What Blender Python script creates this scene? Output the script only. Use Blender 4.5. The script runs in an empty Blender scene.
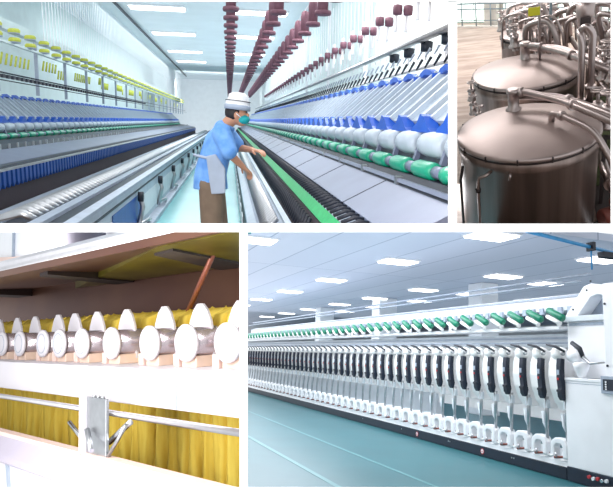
import bpy, bmesh, math, random
from mathutils import Matrix, Vector
random.seed(7)
PI = math.pi
scene = bpy.context.scene
C = scene.collection

# ------------------------------------------------------------ camera, sky, exposure
F, CX, CY = 600.0, 306.5, 246.5
EYE = Vector((0, 0, 1.5))
cam_data = bpy.data.cameras.new('camera')
cam_data.sensor_width = 36.0
cam_data.lens = 36.0 * F / 613.0
cam_data.clip_start = 0.05
cam_data.clip_end = 300
cam = bpy.data.objects.new('camera', cam_data)
cam.location = EYE
cam.rotation_euler = (PI / 2, 0, 0)
C.objects.link(cam)
scene.camera = cam
scene.view_settings.view_transform = 'Standard'
scene.view_settings.look = 'None'
scene.view_settings.gamma = 1.0
scene.view_settings.use_curve_mapping = False
scene.view_settings.exposure = 0.0
world = bpy.data.worlds.new('sky')
scene.world = world
world.use_nodes = True
world.node_tree.nodes['Background'].inputs[0].default_value = (0.93, 0.97, 1.0, 1)
world.node_tree.nodes['Background'].inputs[1].default_value = 1.0


# ------------------------------------------------------------ halls: each is a level room of its own, turned towards the viewer
def ray(px, py):
    return Vector(((px - CX) / F, 1.0, -(py - CY) / F))


class Hall:
    def __init__(self, fwd, up, h):
        f, u = fwd.normalized(), up.normalized()
        r = f.cross(u)
        R = Matrix((r, f, u)).transposed()
        self.h = h
        self.R = R
        self.M = Matrix.Translation(EYE) @ R.to_4x4() @ Matrix.Translation((0, 0, -h))


def hall_level(vx_dir, vx, h):
    a = (vx_dir[0] - CX) * (vx - CX) + F * F
    vy = CY - a / (vx_dir[1] - CY)
    u = ray(vx, vy)
    if u.z < 0:
        u = -u
    return Hall(ray(*vx_dir), u, h)


H1 = hall_level((229, 120), 229, 1.42)       # spinning hall
H4 = hall_level((89, 347), 450, 1.5)         # winding hall
H3 = hall_level((-330, 345), 130, 1.2)       # dye vat
_u = -ray(530, 1180).normalized()
_f = ray(526, 130)
_f = _f - _u * _f.dot(_u)
H2 = Hall(_f, _u, 2.8)                       # tank room


def area(name, H, loc, size, power, color=(1, 1, 1), rot=(0, 0, 0)):
    l = bpy.data.lights.new(name, 'AREA')
    l.shape = 'RECTANGLE'
    l.size, l.size_y = size
    l.energy = power
    l.color = color
    o = bpy.data.objects.new(name, l)
    C.objects.link(o)
    o.matrix_world = H.M @ Matrix.Translation(loc) @ __import__('mathutils').Euler(rot).to_matrix().to_4x4()
    return o


area('spinning_hall_light', H1, (0.0, 9, 4.35), (4, 12), 170, (1, 1, 1))
area('spinning_hall_light', H1, (-1.0, 27, 4.35), (6, 20), 800, (0.95, 1, 1))
area('winding_hall_light', H4, (4.6, 11, 3.85), (2.5, 10), 520, (0.93, 0.96, 1))
area('winding_hall_light', H4, (6, 25, 3.85), (8, 16), 900, (0.93, 0.96, 1))
area('spinning_ceiling_fill', H1, (-0.5, 24, 4.1), (5, 26), 130, (0.95, 1, 1), (PI, 0, 0))  # added fill aimed up to brighten the ceiling, no such fixture
area('spinning_back_wall_fill', H1, (-1.0, 41, 3.2), (5, 1.5), 160, (0.95, 1, 1), (math.radians(80), 0, 0))  # added fill that brightens the far wall
area('winding_ceiling_fill', H4, (10, 22, 3.6), (16, 26), 430, (0.9, 0.94, 1), (PI, 0, 0))  # added upward fill for the ceiling boards, not a fitting of the hall
area('vat_wall_fill', H3, (3.4, 10, 2.6), (2, 2), 60, (1, 0.98, 1), (0, math.radians(-80), 0))  # added fill for the wall behind the hood, no window there
area('vat_light', H3, (0.1, 3.0, 0.55), (2.5, 0.8), 55, (1, 0.98, 0.95), (0, math.radians(-88), 0))  # added low fill from the front to brighten the yarn
area('vat_light', H3, (0.0, 1.6, 2.3), (1.5, 2.5), 110, (1, 0.97, 0.97), (0, math.radians(-50), 0))
area('tank_room_light', H2, (-0.5, 12.5, 2.8), (4.0, 2.0), 160, (1, 0.97, 0.95), (0, 0, 0))  # second light, added to brighten the floor
area('tank_room_light', H2, (-2.2, 9.5, 2.8), (2.0, 5), 400, (1, 0.95, 0.93), (0, math.radians(-35), 0))


# ------------------------------------------------------------ materials
def mat(name, col, rough=0.5, metal=0.0, var=0.0, scale=8.0, stretch=(1, 1, 1), bump=0.0, emit=0.0, col2=None, coat=0.0, alpha=1.0):
    m = bpy.data.materials.new(name)
    m.use_nodes = True
    nt = m.node_tree
    b = nt.nodes['Principled BSDF']
    b.inputs['Base Color'].default_value = (*col, 1)
    b.inputs['Roughness'].default_value = rough
    b.inputs['Metallic'].default_value = metal
    if coat:
        b.inputs['Coat Weight'].default_value = coat
    if alpha < 1:
        b.inputs['Alpha'].default_value = alpha
    if emit:
        b.inputs['Emission Color'].default_value = (*col, 1)
        b.inputs['Emission Strength'].default_value = emit
    if var or col2 or bump:
        tc = nt.nodes.new('ShaderNodeTexCoord')
        mp = nt.nodes.new('ShaderNodeMapping')
        mp.inputs['Scale'].default_value = stretch
        nz = nt.nodes.new('ShaderNodeTexNoise')
        nz.inputs['Scale'].default_value = scale
        nz.inputs['Detail'].default_value = 4
        nt.links.new(tc.outputs['Object'], mp.inputs['Vector'])
        nt.links.new(mp.outputs['Vector'], nz.inputs['Vector'])
        if var or col2:
            rp = nt.nodes.new('ShaderNodeValToRGB')
            rp.color_ramp.elements[0].position = 0.35
            rp.color_ramp.elements[1].position = 0.65
            c2 = col2 or tuple(max(0, c * (1 - var)) for c in col)
            rp.color_ramp.elements[0].color = (*c2, 1)
            rp.color_ramp.elements[1].color = (*col, 1)
            nt.links.new(nz.outputs['Fac'], rp.inputs['Fac'])
            nt.links.new(rp.outputs['Color'], b.inputs['Base Color'])
        if bump:
            bp = nt.nodes.new('ShaderNodeBump')
            bp.inputs['Strength'].default_value = bump
            bp.inputs['Distance'].default_value = 0.02
            nt.links.new(nz.outputs['Fac'], bp.inputs['Height'])
            nt.links.new(bp.outputs['Normal'], b.inputs['Normal'])
    return m


def hexc(s):
    v = [int(s[i:i + 2], 16) / 255 for i in (0, 2, 4)]
    return tuple(x / 12.92 if x <= 0.04045 else ((x + 0.055) / 1.055) ** 2.4 for x in v)


M = {
    'view_gap': mat('view_gap_white', (0.97, 0.97, 0.96), 0.9, var=0.01),
    'white': mat('white_enamel', hexc('f2f4f8'), 0.4, var=0.05, scale=3),
    'pure': mat('bright_white_plastic', hexc('fbfbfb'), 0.4, var=0.02),
    'offwhite': mat('pale_grey_enamel', hexc('d5dde4'), 0.45, var=0.08, scale=4),
    'palemint': mat('pale_mint_paint', hexc('dfeeee'), 0.6, var=0.06, scale=3),
    'greyblue': mat('grey_blue_metal', hexc('a7b3c4'), 0.45, 0.2, var=0.15, scale=10),
    'steel': mat('brushed_steel', hexc('b9bcc0'), 0.3, 0.9, var=0.15, scale=12),
    'chrome': mat('polished_chrome', hexc('d8dade'), 0.15, 1.0, var=0.05),
    'black': mat('black_rubber', hexc('1c2230'), 0.5, var=0.2),
    'darkgear': mat('dark_oiled_metal', hexc('2d3644'), 0.45, 0.3, var=0.5, scale=14),
    'blue': mat('bright_blue_plastic', hexc('1257c4'), 0.35, var=0.12),
    'deepblue': mat('deep_blue_enamel', hexc('1f4f9e'), 0.4, var=0.15),
    'green': mat('emerald_green_plastic', hexc('0a9a78'), 0.3, var=0.15),
    'grnstrip': mat('vivid_green_tape', hexc('10b060'), 0.4, var=0.2, scale=20),
    'bobbin': mat('dusty_plum_yarn', hexc('75505f'), 0.7, var=0.2, scale=30),
    'bobbinlite': mat('pale_mauve_tube', hexc('b08d9a'), 0.6, var=0.1),
    'darkred': mat('dark_maroon_bobbins', hexc('2a1c28'), 0.7, var=0.5, scale=20, stretch=(1, 6, 1)),
    'tube': mat('pale_blue_grey_channel', hexc('b2c0ce'), 0.45, var=0.12, scale=6),
    'plate': mat('lilac_grey_cover_plate', hexc('717a92'), 0.4, 0.2, var=0.1, scale=3),
    'yellowgreen': mat('lime_yellow_yarn', hexc('d0d858'), 0.7, var=0.15, scale=30),
    'floor1': mat('aqua_painted_floor', hexc('84c9cd'), 0.25, var=0.08, scale=0.8),
    'ceil1': mat('spinning_hall_ceiling', hexc('eef6fc'), 0.7, var=0.05, scale=1),
    'floor4': mat('teal_painted_floor', hexc('336d76'), 0.33, var=0.12, scale=0.9),
    'navy': mat('dark_navy_kickplate', hexc('121f33'), 0.4, var=0.2),
    'lamp': mat('lamp_diffuser', (1, 1, 1), 0.5, emit=4.0),
    'pipeblue': mat('sky_blue_painted_pipe', hexc('4aa0dc'), 0.35, var=0.1),
    'greengrn': mat('green_cone_plastic', hexc('0f7d60'), 0.35, var=0.15),
    'red': mat('red_plastic', hexc('c2343c'), 0.4, var=0.1),
    'rust': mat('copper_brown_lever', hexc('8a4a40'), 0.45, var=0.2),
    'tank': mat('brushed_steel_reflection_streaks', hexc('a8968f'), 0.42, 0.9, var=0.45, scale=7, stretch=(1, 1, 0.04)),  # brushed streaks carry painted reflections as dark and light bands
    'lid': mat('tank_lid_steel', hexc('b9aaa6'), 0.42, 0.9, var=0.06, scale=4),
    'tankpipe': mat('pipe_steel', hexc('bdb0ad'), 0.32, 1.0, var=0.12, scale=12),
    'gasket': mat('dark_gasket', hexc('3a302f'), 0.6, var=0.2),
    'floor2': mat('brown_concrete_floor', hexc('bfaca1'), 0.6, col2=hexc('9c887e'), scale=3.0, stretch=(0.6, 2.5, 1)),
    'wall2': mat('tank_room_wall', hexc('cfc9c2'), 0.7, var=0.08),
    'ceil2': mat('tank_room_ceiling', hexc('8d807c'), 0.8, var=0.2, scale=1.5),
    'railing': mat('grey_painted_railing', hexc('7f8c92'), 0.4, 0.3, var=0.1),
    'glass2': mat('pale_daylit_window', hexc('e9f6ee'), 0.2, emit=1.6, var=0.06),
    'greenframe': mat('grey_green_window_frame', hexc('8fa39b'), 0.5, var=0.1),
    'plant': mat('mossy_green_cover', hexc('5c6340'), 0.8, var=0.5, scale=20),
    'yellow': mat('yellow_sign', hexc('d6cf2b'), 0.5, var=0.05),
    'yarn': mat('mustard_yellow_yarn', hexc('f8de62'), 0.8, col2=hexc('e4c244'), scale=5, stretch=(1, 7, 0.5), bump=0.3),
    'hood': mat('brown_stained_steel', hexc('5c3a34'), 0.36, 0.6, col2=hexc('74503f'), scale=1.6, stretch=(1, 0.5, 1)),
    'olive': mat('olive_reflection_steel', hexc('8c8230'), 0.35, 0.6, col2=hexc('6f6424'), scale=3),  # reflection of the yellow hanks put into the base colour
    'vatwhite': mat('vat_white_plastic', hexc('d6d2d8'), 0.45, var=0.04, scale=3),
    'lilac': mat('pale_lilac_paint', hexc('d6cde0'), 0.5, var=0.05),
    'edge': mat('bright_steel_edge', hexc('dcdbe0'), 0.3, 0.7, var=0.1),
    'barrel': mat('mauve_reflecting_steel', hexc('cfc3c8'), 0.25, 0.75, var=0.2, scale=10),
    'block': mat('beige_nylon_block', hexc('ecd0bd'), 0.6, var=0.08),
    'copper': mat('copper_red_rod', hexc('9a5a48'), 0.35, 0.3, var=0.15),
    'trough': mat('lilac_white_trough', hexc('beb6c6'), 0.35, 0.2, var=0.08, scale=3),
    'pinkedge': mat('pale_pink_lip', hexc('e9cdc2'), 0.5, var=0.05),
    'skin': mat('skin', hexc('c99478'), 0.55, var=0.06),
    'shirt': mat('light_blue_cotton', hexc('79acea'), 0.8, col2=hexc('5c94dc'), scale=12, bump=0.3),
    'trousers': mat('khaki_brown_cotton', hexc('7d6c5c'), 0.85, var=0.2, scale=10, bump=0.3),
    'cloth': mat('white_cotton', hexc('eef1f6'), 0.85, var=0.05),
    'greycloth': mat('grey_apron_cotton', hexc('aab8cc'), 0.85, var=0.12),
    'hair': mat('black_hair', hexc('1d1a1c'), 0.6, var=0.2),
    'mask': mat('teal_mask', hexc('1aa7ae'), 0.7, var=0.1),
}


def ceiling_tiles():
    m = mat('blue_grey_ceiling_boards', hexc('b4c0d4'), 0.7)
    nt = m.node_tree
    b = nt.nodes['Principled BSDF']
    tc = nt.nodes.new('ShaderNodeTexCoord')
    br = nt.nodes.new('ShaderNodeTexBrick')
    br.offset = 0
    br.inputs['Scale'].default_value = 1
    br.inputs['Brick Width'].default_value = 8.0
    br.inputs['Row Height'].default_value = 1.15
    br.inputs['Mortar Size'].default_value = 0.018
    br.inputs['Color1'].default_value = (*hexc('d3d9ea'), 1)
    br.inputs['Color2'].default_value = (*hexc('cad2e5'), 1)
    br.inputs['Mortar'].default_value = (*hexc('9fabc2'), 1)
    mp = nt.nodes.new('ShaderNodeMapping')
    mp.inputs['Rotation'].default_value = (0, 0, PI / 2)
    nt.links.new(tc.outputs['Object'], mp.inputs['Vector'])
    nt.links.new(mp.outputs['Vector'], br.inputs['Vector'])
    nt.links.new(br.outputs['Color'], b.inputs['Base Color'])
    return m


M['ceil4'] = ceiling_tiles()


# ------------------------------------------------------------ mesh helpers
class MB:
    def __init__(self):
        self.bm = bmesh.new()

    def box(self, x0, x1, y0, y1, z0, z1):
        v = [self.bm.verts.new(p) for p in ((x0, y0, z0), (x1, y0, z0), (x1, y1, z0), (x0, y1, z0),
                                            (x0, y0, z1), (x1, y0, z1), (x1, y1, z1), (x0, y1, z1))]
        for f in ((3, 2, 1, 0), (4, 5, 6, 7), (0, 1, 5, 4), (1, 2, 6, 5), (2, 3, 7, 6), (3, 0, 4, 7)):
            self.bm.faces.new([v[i] for i in f])
        return self

    def prism(self, pts, a, b, axis='y'):
        """closed outline pts (u, w) pushed from a to b along axis"""
        def P(u, w, t):
            return (u, t, w) if axis == 'y' else ((t, u, w) if axis == 'x' else (u, w, t))
        A = [self.bm.verts.new(P(u, w, a)) for u, w in pts]
        B = [self.bm.verts.new(P(u, w, b)) for u, w in pts]
        n = len(pts)
        self.bm.faces.new(A)
        self.bm.faces.new(B[::-1])
        for i in range(n):
            self.bm.faces.new((A[i], B[i], B[(i + 1) % n], A[(i + 1) % n]))
        return self

    def tube(self, pts, r, n=10, cap=True, r1=None):
        pts = [Vector(p) for p in pts]
        rings = []
        up = None
        for i, p in enumerate(pts):
            d = (pts[min(i + 1, len(pts) - 1)] - pts[max(i - 1, 0)]).normalized()
            if up is None:
                up = Vector((0, 0, 1)) if abs(d.z) < 0.9 else Vector((1, 0, 0))
            s = d.cross(up).normalized()
            up = s.cross(d).normalized()
            t = i / max(1, len(pts) - 1)
            rr = r[i] if isinstance(r, (list, tuple)) else (r if r1 is None else r + (r1 - r) * t)
            rings.append([self.bm.verts.new(p + (s * math.cos(2 * PI * k / n) + up * math.sin(2 * PI * k / n)) * rr) for k in range(n)])
        for a, b in zip(rings, rings[1:]):
            for k in range(n):
                f = self.bm.faces.new((a[k], a[(k + 1) % n], b[(k + 1) % n], b[k]))
                f.smooth = True
        if cap:
            self.bm.faces.new(rings[0][::-1])
            self.bm.faces.new(rings[-1])
        return self

    def ring(self, prof, n=32, origin=(0, 0, 0), axis='z'):
        return self.lathe(prof + prof[:1], n, origin, axis, False)

    def lathe(self, prof, n=32, origin=(0, 0, 0), axis='z', caps=True):
        """prof: (radius, height)"""
        o = Vector(origin)
        rings = []
        for r, h in prof:
            ring = []
            for k in range(n):
                a = 2 * PI * k / n
                c, s = r * math.cos(a), r * math.sin(a)
                p = (c, s, h) if axis == 'z' else ((h, c, s) if axis == 'x' else (s, h, c))
                ring.append(self.bm.verts.new(o + Vector(p)))
            rings.append(ring)
        for a, b in zip(rings, rings[1:]):
            for k in range(n):
                f = self.bm.faces.new((a[k], a[(k + 1) % n], b[(k + 1) % n], b[k]))
                f.smooth = True
        if caps:
            self.bm.faces.new(rings[0][::-1])
            self.bm.faces.new(rings[-1])
        else:
            bmesh.ops.remove_doubles(self.bm, verts=self.bm.verts[:], dist=1e-6)
        return self

    def ball(self, c, r, n=12, m=8):
        rx, ry, rz = r if isinstance(r, (tuple, list)) else (r, r, r)
        res = bmesh.ops.create_uvsphere(self.bm, u_segments=n, v_segments=m, radius=1.0)
        for v in res['verts']:
            v.co = Vector((v.co.x * rx + c[0], v.co.y * ry + c[1], v.co.z * rz + c[2]))
            for f in v.link_faces:
                f.smooth = True
        return self

    def build(self, name, m, parent=None, smooth=False, bevel=0.0):
        bmesh.ops.recalc_face_normals(self.bm, faces=self.bm.faces)
        me = bpy.data.meshes.new(name)
        self.bm.to_mesh(me)
        self.bm.free()
        me.materials.append(M[m] if isinstance(m, str) else m)
        o = bpy.data.objects.new(name, me)
        C.objects.link(o)
        if parent:
            o.parent = parent
        if bevel:
            bv = o.modifiers.new('bevel', 'BEVEL')
            bv.width = bevel
            bv.segments = 2
            bv.limit_method = 'ANGLE'
        if smooth:
            for p in me.polygons:
                p.use_smooth = True
        return o


def tag(o, label, cat, group=None, kind=None):
    o['label'] = label
    o['category'] = cat
    if group:
        o['group'] = group
    if kind:
        o['kind'] = kind
    return o


def put(o, H, loc=(0, 0, 0), rz=0.0):
    o.matrix_world = H.M @ Matrix.Translation(loc) @ Matrix.Rotation(rz, 4, 'Z')
    return o


def thing(name, H, label, cat, loc=(0, 0, 0), rz=0.0, group=None):
    o = bpy.data.objects.new(name, None)
    o.empty_display_size = 0.1
    C.objects.link(o)
    put(o, H, loc, rz)
    return tag(o, label, cat, group)


def single(name, mb, m, H, label, cat, loc=(0, 0, 0), rz=0.0, group=None, kind=None, **kw):
    o = mb.build(name, m, **kw)
    put(o, H, loc, rz)
    return tag(o, label, cat, group, kind)


def struct(name, mb, m, H, **kw):
    o = mb.build(name, m, **kw)
    if H:
        put(o, H)
    o['kind'] = 'structure'
    return o


def dup(root, H, loc, rz=0.0, label=None, group=None):
    r = root.copy()
    C.objects.link(r)
    put(r, H, loc, rz)
    if label:
        r['label'] = label
    if group:
        r['group'] = group
    for ch in list(root.children):
        c = ch.copy()
        C.objects.link(c)
        c.parent = r
        for g in list(ch.children):
            d = g.copy()
            C.objects.link(d)
            d.parent = c
    return r


def cpart(src, parent, loc=None):
    c = src.copy()
    C.objects.link(c)
    c.parent = parent
    if loc is not None:
        c.location = loc
    return c


ORD = ['nearest', 'second', 'third', 'fourth', 'fifth', 'sixth', 'seventh', 'eighth', 'ninth', 'tenth', 'eleventh', 'twelfth']

# ------------------------------------------------------------ white partition frame added as the gaps between four views
D0 = 1.5


def wx(px):
    return (px - CX) / F * D0


def wz(py):
    return 1.5 - (py - CY) / F * D0


mb = MB()
y0, y1 = D0, D0 + 0.006
L, R_, T, B = -45, 640, -30, 520
for a, b, c, d in ((L, 448.8, 223.4, 232.1), (448.8, 457, 0.8, 232.1), (457, R_, 223.6, 232.1), (239.5, 247.6, 232.1, 488.2),
                   (L, R_, 488.2, B), (L, 448.8, T, 0.8), (448.8, R_, T, 1.8), (448.8, 457, 0.8, 1.8), (612.0, R_, 1.8, 223.6),
                   (L, -22, 0.8, 223.4), (L, -22, 232.1, 488.2), (632, R_, 232.1, 488.2)):
    mb.box(wx(a), wx(b), y0, y1, wz(d), wz(c))
struct('view_gap_frame', mb, 'view_gap', None)


def ray_slab(name, m, px0, py0, px1, py1, d0, d1, horizontal):
    """board added out of view behind the partition frame to block reflections between halls"""
    bm = MB()
    v = []
    for d in (d0, d1):
        for px, py in ((px0, py0), (px1, py0), (px1, py1), (px0, py1)):
            v.append(bm.bm.verts.new(EYE + ray(px, py) * d))
    for f in ((0, 1, 2, 3), (7, 6, 5, 4), (0, 4, 5, 1), (1, 5, 6, 2), (2, 6, 7, 3), (3, 7, 4, 0)):
        bm.bm.faces.new([v[i] for i in f])
    o = bm.build(name, m)
    o['kind'] = 'structure'
    return o


ray_slab('reflection_blocker_1', 'floor2', 300, 226.0, 660, 229.5, D0 + 0.03, 6.4, True)  # added edge-on, keeps the teal hall out of the tank's reflections
ray_slab('reflection_blocker_2', 'wall2', 451.0, -60, 454.6, 226.0, D0 + 0.03, 6.5, False)  # added edge-on, keeps the spinning hall out of the tank's reflections

# ============================================================ hall 1: spinning hall
def project(H, x, y, z):
    w = H.M @ Vector((x, y, z)) - EYE
    return CX + F * w.x / w.y, CY - F * w.z / w.y, w.y


def ystart(H, x, z, box, m=3.5, lo=2.0):
    """nearest point of a long row at height z and offset x that the opening can show"""
    y = lo
    while y < 60:
        u, v, d = project(H, x, y, z)
        if d > D0 + 0.1 and box[0] - m <= u <= box[2] + m and box[1] - m <= v <= box[3] + m:
            return y
        y += 0.05
    return 60


B1 = (0, 0, 448.8, 223.4)
YE = 46.0


def s1(x, z, m=3.5):
    return ystart(H1, x, z, B1, m)


def strip(mb, pts, ya, yb=YE):
    mb.prism(pts, ya, yb, 'y')
    return mb


mb = MB()
mb.box(-1.12, 0.3, s1(-0.2, 0.0), YE + 4, -0.1, 0.0)
mb.box(-0.42, 0.14, 5.12, s1(-0.2, 0.0), -0.1, 0.0)
struct('floor', mb, 'floor1', H1)
mb = MB()
mb.box(-4.9, 2.6, 9, YE + 4, 4.5, 4.6)
struct('ceiling', mb, 'ceil1', H1)
mb = MB()
mb.box(-4.9, 2.6, YE + 4, YE + 4.2, 0, 4.6)
struct('wall_back', mb, 'white', H1)
mb = MB()
mb.box(-5.0, -4.85, 11.8, YE + 4, 0.3, 4.6)
struct('wall_left', mb, 'palemint', H1)
mb = MB()
mb.box(2.45, 2.6, 6.4, YE + 4, 0.6, 4.6)
struct('wall_right', mb, 'palemint', H1)

# lamps
first = None
names = ['nearest', 'second', 'third', 'fourth', 'fifth']
for i, y in enumerate((13.5, 18.3, 23.5, 29.4, 34.2)):
    for j, x in enumerate((-2.0, 0.9)):
        lab = 'strip lamp on the spinning hall ceiling, %s row from the viewer, %s the aisle' % (names[i], 'left of' if j == 0 else 'right of')
        if first is None:
            first = thing('ceiling_lamp', H1, lab, 'lamp', (x, y, 4.42), group='strip lamps of the spinning hall')
            MB().box(-0.8, 0.8, -0.3, 0.3, 0.03, 0.08).build('lamp_housing', 'white', first)
            MB().box(-0.75, 0.75, -0.25, 0.25, 0.0, 0.03).build('lamp_diffuser', 'lamp', first)
        else:
            dup(first, H1, (x, y, 4.42), label=lab)


def many(parent, name, src_fn, m, ys, fn, cap_n=100):
    """separate pieces for the nearest cap_n, the rest one piece"""
    src = src_fn().build(name, m, parent)
    src.location = fn(ys[0])
    for y in ys[1:cap_n]:
        cpart(src, parent, fn(y))
    if len(ys) > cap_n:
        bm = bmesh.new()
        for y in ys[cap_n:]:
            n0 = len(bm.verts)
            bm.from_mesh(src.data)
            bm.verts.ensure_lookup_table()
            for v in bm.verts[n0:]:
                v.co += Vector(fn(y))
        me = bpy.data.meshes.new(name)
        bm.to_mesh(me)
        bm.free()
        me.materials.append(src.data.materials[0])
        o = bpy.data.objects.new(name, me)
        C.objects.link(o)
        o.parent = parent
        o['kind'] = 'stuff'


def frange(a, b, s):
    out = []
    while a < b:
        out.append(a)
        a += s
    return out


def spinning_machine(s, off, label, dz=0.0):
    """s: +1 stands right of the aisle, -1 left; off: how far out the head of the machine sits"""
    t = thing('spinning_machine', H1, label, 'machine', (0, 0, 0))

    def X(x):
        return s * (x + off)

    def rail(name, pts, m, ya=None, bevel=0):
        p = [(X(a), b + dz) for a, b in pts]
        if ya is None:
            ya = min(s1(a, b) for a, b in p)
        o = MB().prism(p, ya, YE, 'y').build(name, m, t)
        return o
    # head of the machine, the same on both sides
    rail('drive_rail', [(1.04, 1.03), (1.10, 1.12), (1.2, 1.12), (1.2, 1.0)], 'black')
    rail('guide_rail', [(1.045, 1.068), (1.055, 1.09), (1.075, 1.09), (1.06, 1.068)], 'plate')
    rail('gear_housing', [(1.19, 1.15), (1.21, 1.26), (1.30, 1.37), (1.45, 1.38), (1.45, 1.0), (1.19, 1.0)], 'darkgear')
    rail('back_beam', [(1.36, 1.38), (1.74, 1.72), (1.80, 1.72), (1.80, 1.3), (1.40, 1.3)], 'greyblue')
    pitch = 0.5
    ya = s1(X(1.15), 1.155, 14)
    ys = frange(ya, YE, pitch)
    many(t, 'green_roller', lambda: MB().lathe([(0.03, -0.17), (0.046, -0.165), (0.053, -0.12), (0.053, 0.12), (0.046, 0.165), (0.03, 0.17)], 14, axis='y'), 'green', ys, lambda y: (X(1.14), y, 1.165 + dz), 90)
    many(t, 'roller_sleeve', lambda: MB().lathe([(0.02, -0.08), (0.036, -0.075), (0.036, 0.075), (0.02, 0.08)], 12, axis='y'), 'plate', ys, lambda y: (X(1.14), y + 0.25, 1.165 + dz), 90)
    many(t, 'press_drum', lambda: MB().lathe([(0.05, -0.2), (0.072, -0.19), (0.078, -0.1), (0.078, 0.1), (0.072, 0.19), (0.05, 0.2)], 16, axis='y'), 'tube', ys, lambda y: (X(1.235), y + 0.1, 1.305 + dz), 90)
    many(t, 'drum_fork', lambda: MB().prism([(0, 0), (s * 0.03, 0.10), (s * 0.07, 0.10), (s * 0.06, 0.0)], -0.02, 0.02, 'y'), 'plate', ys, lambda y: (X(1.165), y + 0.35, 1.2 + dz), 90)
    ya = s1(X(1.3), 1.42, 14)
    ys = frange(ya, YE, pitch)
    many(t, 'blue_tooth', lambda: MB().prism([(-0.22, 0.0), (-0.15, 0.03), (-0.05, 0.10), (0.02, 0.115), (0.08, 0.06), (0.17, 0.03), (0.2, 0.0)], 0, s * 0.08, 'x'), 'blue', ys, lambda y: (X(1.215), y, 1.375 + dz), 90)
    ya = s1(X(1.5), 1.6, 30)
    ys = frange(ya, YE, pitch)

    def channel():
        m = MB()
        for a, b, h in ((-0.19, 0.10, 0.03), (0.10, 0.14, 0.055), (-0.2, -0.17, 0.055)):
            m.prism([(0, 0), (s * 0.42, 0.385), (s * 0.42 - s * h, 0.385 + h), (-s * h, h)], a, b, 'y')
        return m
    many(t, 'roving_channel', channel, 'tube', ys, lambda y: (X(1.31), y, 1.42 + dz), 90)

    def arch():
        m = MB()
        o = [(-0.24, -0.02), (-0.2, 0.04), (-0.12, 0.075), (0.0, 0.085), (0.12, 0.06), (0.2, 0.0), (0.24, -0.06)]
        i = [(0.2, -0.05), (0.1, 0.015), (0.0, 0.035), (-0.12, 0.03), (-0.2, -0.03)]
        m.prism(o + i, 0, s * 0.05, 'x')
        return m
    many(t, 'blue_arch', arch, 'blue', ys, lambda y: (X(1.64), y, 1.80 + dz), 90)
    return t, rail, X


# ---- right-hand machine
tr, rail, X = spinning_machine(1, 0.0, 'long yarn spinning machine with green rollers, right of the aisle beside the worker')
rail('lower_housing', [(0.17, 0.0), (0.19, 0.33), (0.3, 0.33), (0.3, 0.0)], 'darkgear')
many(tr, 'housing_plate', lambda: MB().box(-0.012, 0.0, -0.2, 0.2, -0.1, 0.1), 'offwhite', frange(s1(0.17, 0.1), 30, 0.9), lambda y: (0.172, y, 0.16))
rail('front_rail', [(0.19, 0.33), (0.19, 0.37), (0.27, 0.43), (0.27, 0.33)], 'tube')
rail('spindle_tray', [(0.27, 0.40), (0.46, 0.57), (0.5, 0.57), (0.5, 0.38), (0.27, 0.38)], 'greyblue')
rail('tray_lip', [(0.46, 0.57), (0.46, 0.60), (0.5, 0.62), (0.5, 0.57)], 'tube')
many(tr, 'spindle', lambda: MB().tube([(0, 0, 0), (0.13, 0, 0.13)], 0.018, 8), 'steel', frange(s1(0.4, 0.5), YE, 0.12), lambda y: (0.30, y, 0.44))
rail('bobbin_well', [(0.5, 0.5), (0.5, 0.58), (0.6, 0.76), (0.7, 0.8), (0.7, 0.5)], 'darkred')
many(tr, 'dark_bobbin', lambda: MB().tube([(0, 0, 0), (0.045, 0, 0.13)], [0.022, 0.014], 8), 'black', frange(s1(0.55, 0.7), YE, 0.13), lambda y: (0.525, y, 0.63))
rail('green_tape', [(0.60, 0.775), (0.65, 0.845), (0.68, 0.845), (0.68, 0.77)], 'grnstrip')
rail('yarn_bed', [(0.65, 0.82), (0.65, 0.85), (0.76, 0.875), (0.8, 0.86), (0.8, 0.8)], 'greyblue')
many(tr, 'yarn_guide', lambda: MB().tube([(0, 0, 0), (0.06, -0.05, 0.035), (0.12, -0.03, 0.02)], 0.014, 6), 'black', frange(s1(0.68, 0.87), YE, 0.13), lambda y: (0.64, y, 0.865))
rail('cover_plate', [(0.76, 0.87), (0.76, 0.90), (1.0, 1.025), (1.05, 1.05), (1.05, 0.9)], 'plate')
many(tr, 'bracket', lambda: MB().box(0, 0.05, -0.03, 0.03, -0.04, 0.04), 'steel', frange(s1(1.03, 1.05), YE, 1.0), lambda y: (1.045, y, 1.06))

many(tr, 'plate_seam', lambda: MB().prism([(0.76, 0.898), (0.76, 0.903), (1.0, 1.028), (1.05, 1.053), (1.05, 1.04)], -0.008, 0.008, 'y'), 'darkgear', frange(s1(0.9, 1.0), YE, 1.5), lambda y: (0, y, 0))
# creel above the right-hand machine
tc = thing('bobbin_creel', H1, 'pale creel frame with a long grey pole above the right spinning machine', 'frame')
MB().tube([(1.95, s1(1.95, 2.28, 10), 2.28), (1.95, YE, 2.28)], 0.035, 10).build('pole', 'steel', tc)
MB().tube([(2.05, s1(2.05, 2.0, 10), 2.02), (2.05, YE, 2.02)], 0.02, 8).build('rail', 'white', tc)
many(tc, 'hanger_rod', lambda: MB().tube([(0, 0, 0), (0.04, -0.05, 0.10)], [0.009, 0.016], 6), 'darkgear', frange(s1(1.9, 2.0, 8), YE, 0.27), lambda y: (1.9, y, 1.97), 100)
many(tc, 'rod_clip', lambda: MB().tube([(0, 0, 0), (0.03, -0.05, 0.08)], [0.008, 0.013], 6), 'greyblue', frange(s1(1.98, 2.16, 8), YE, 0.27), lambda y: (1.98, y, 2.1), 100)
many(tc, 'yarn_strand', lambda: MB().tube([(0, 0, 0), (0.0, 0.12, 1.5)], 0.007, 5), 'white', frange(s1(2.2, 2.9, 10), YE, 0.33), lambda y: (2.2, y, 2.3), 100)
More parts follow.
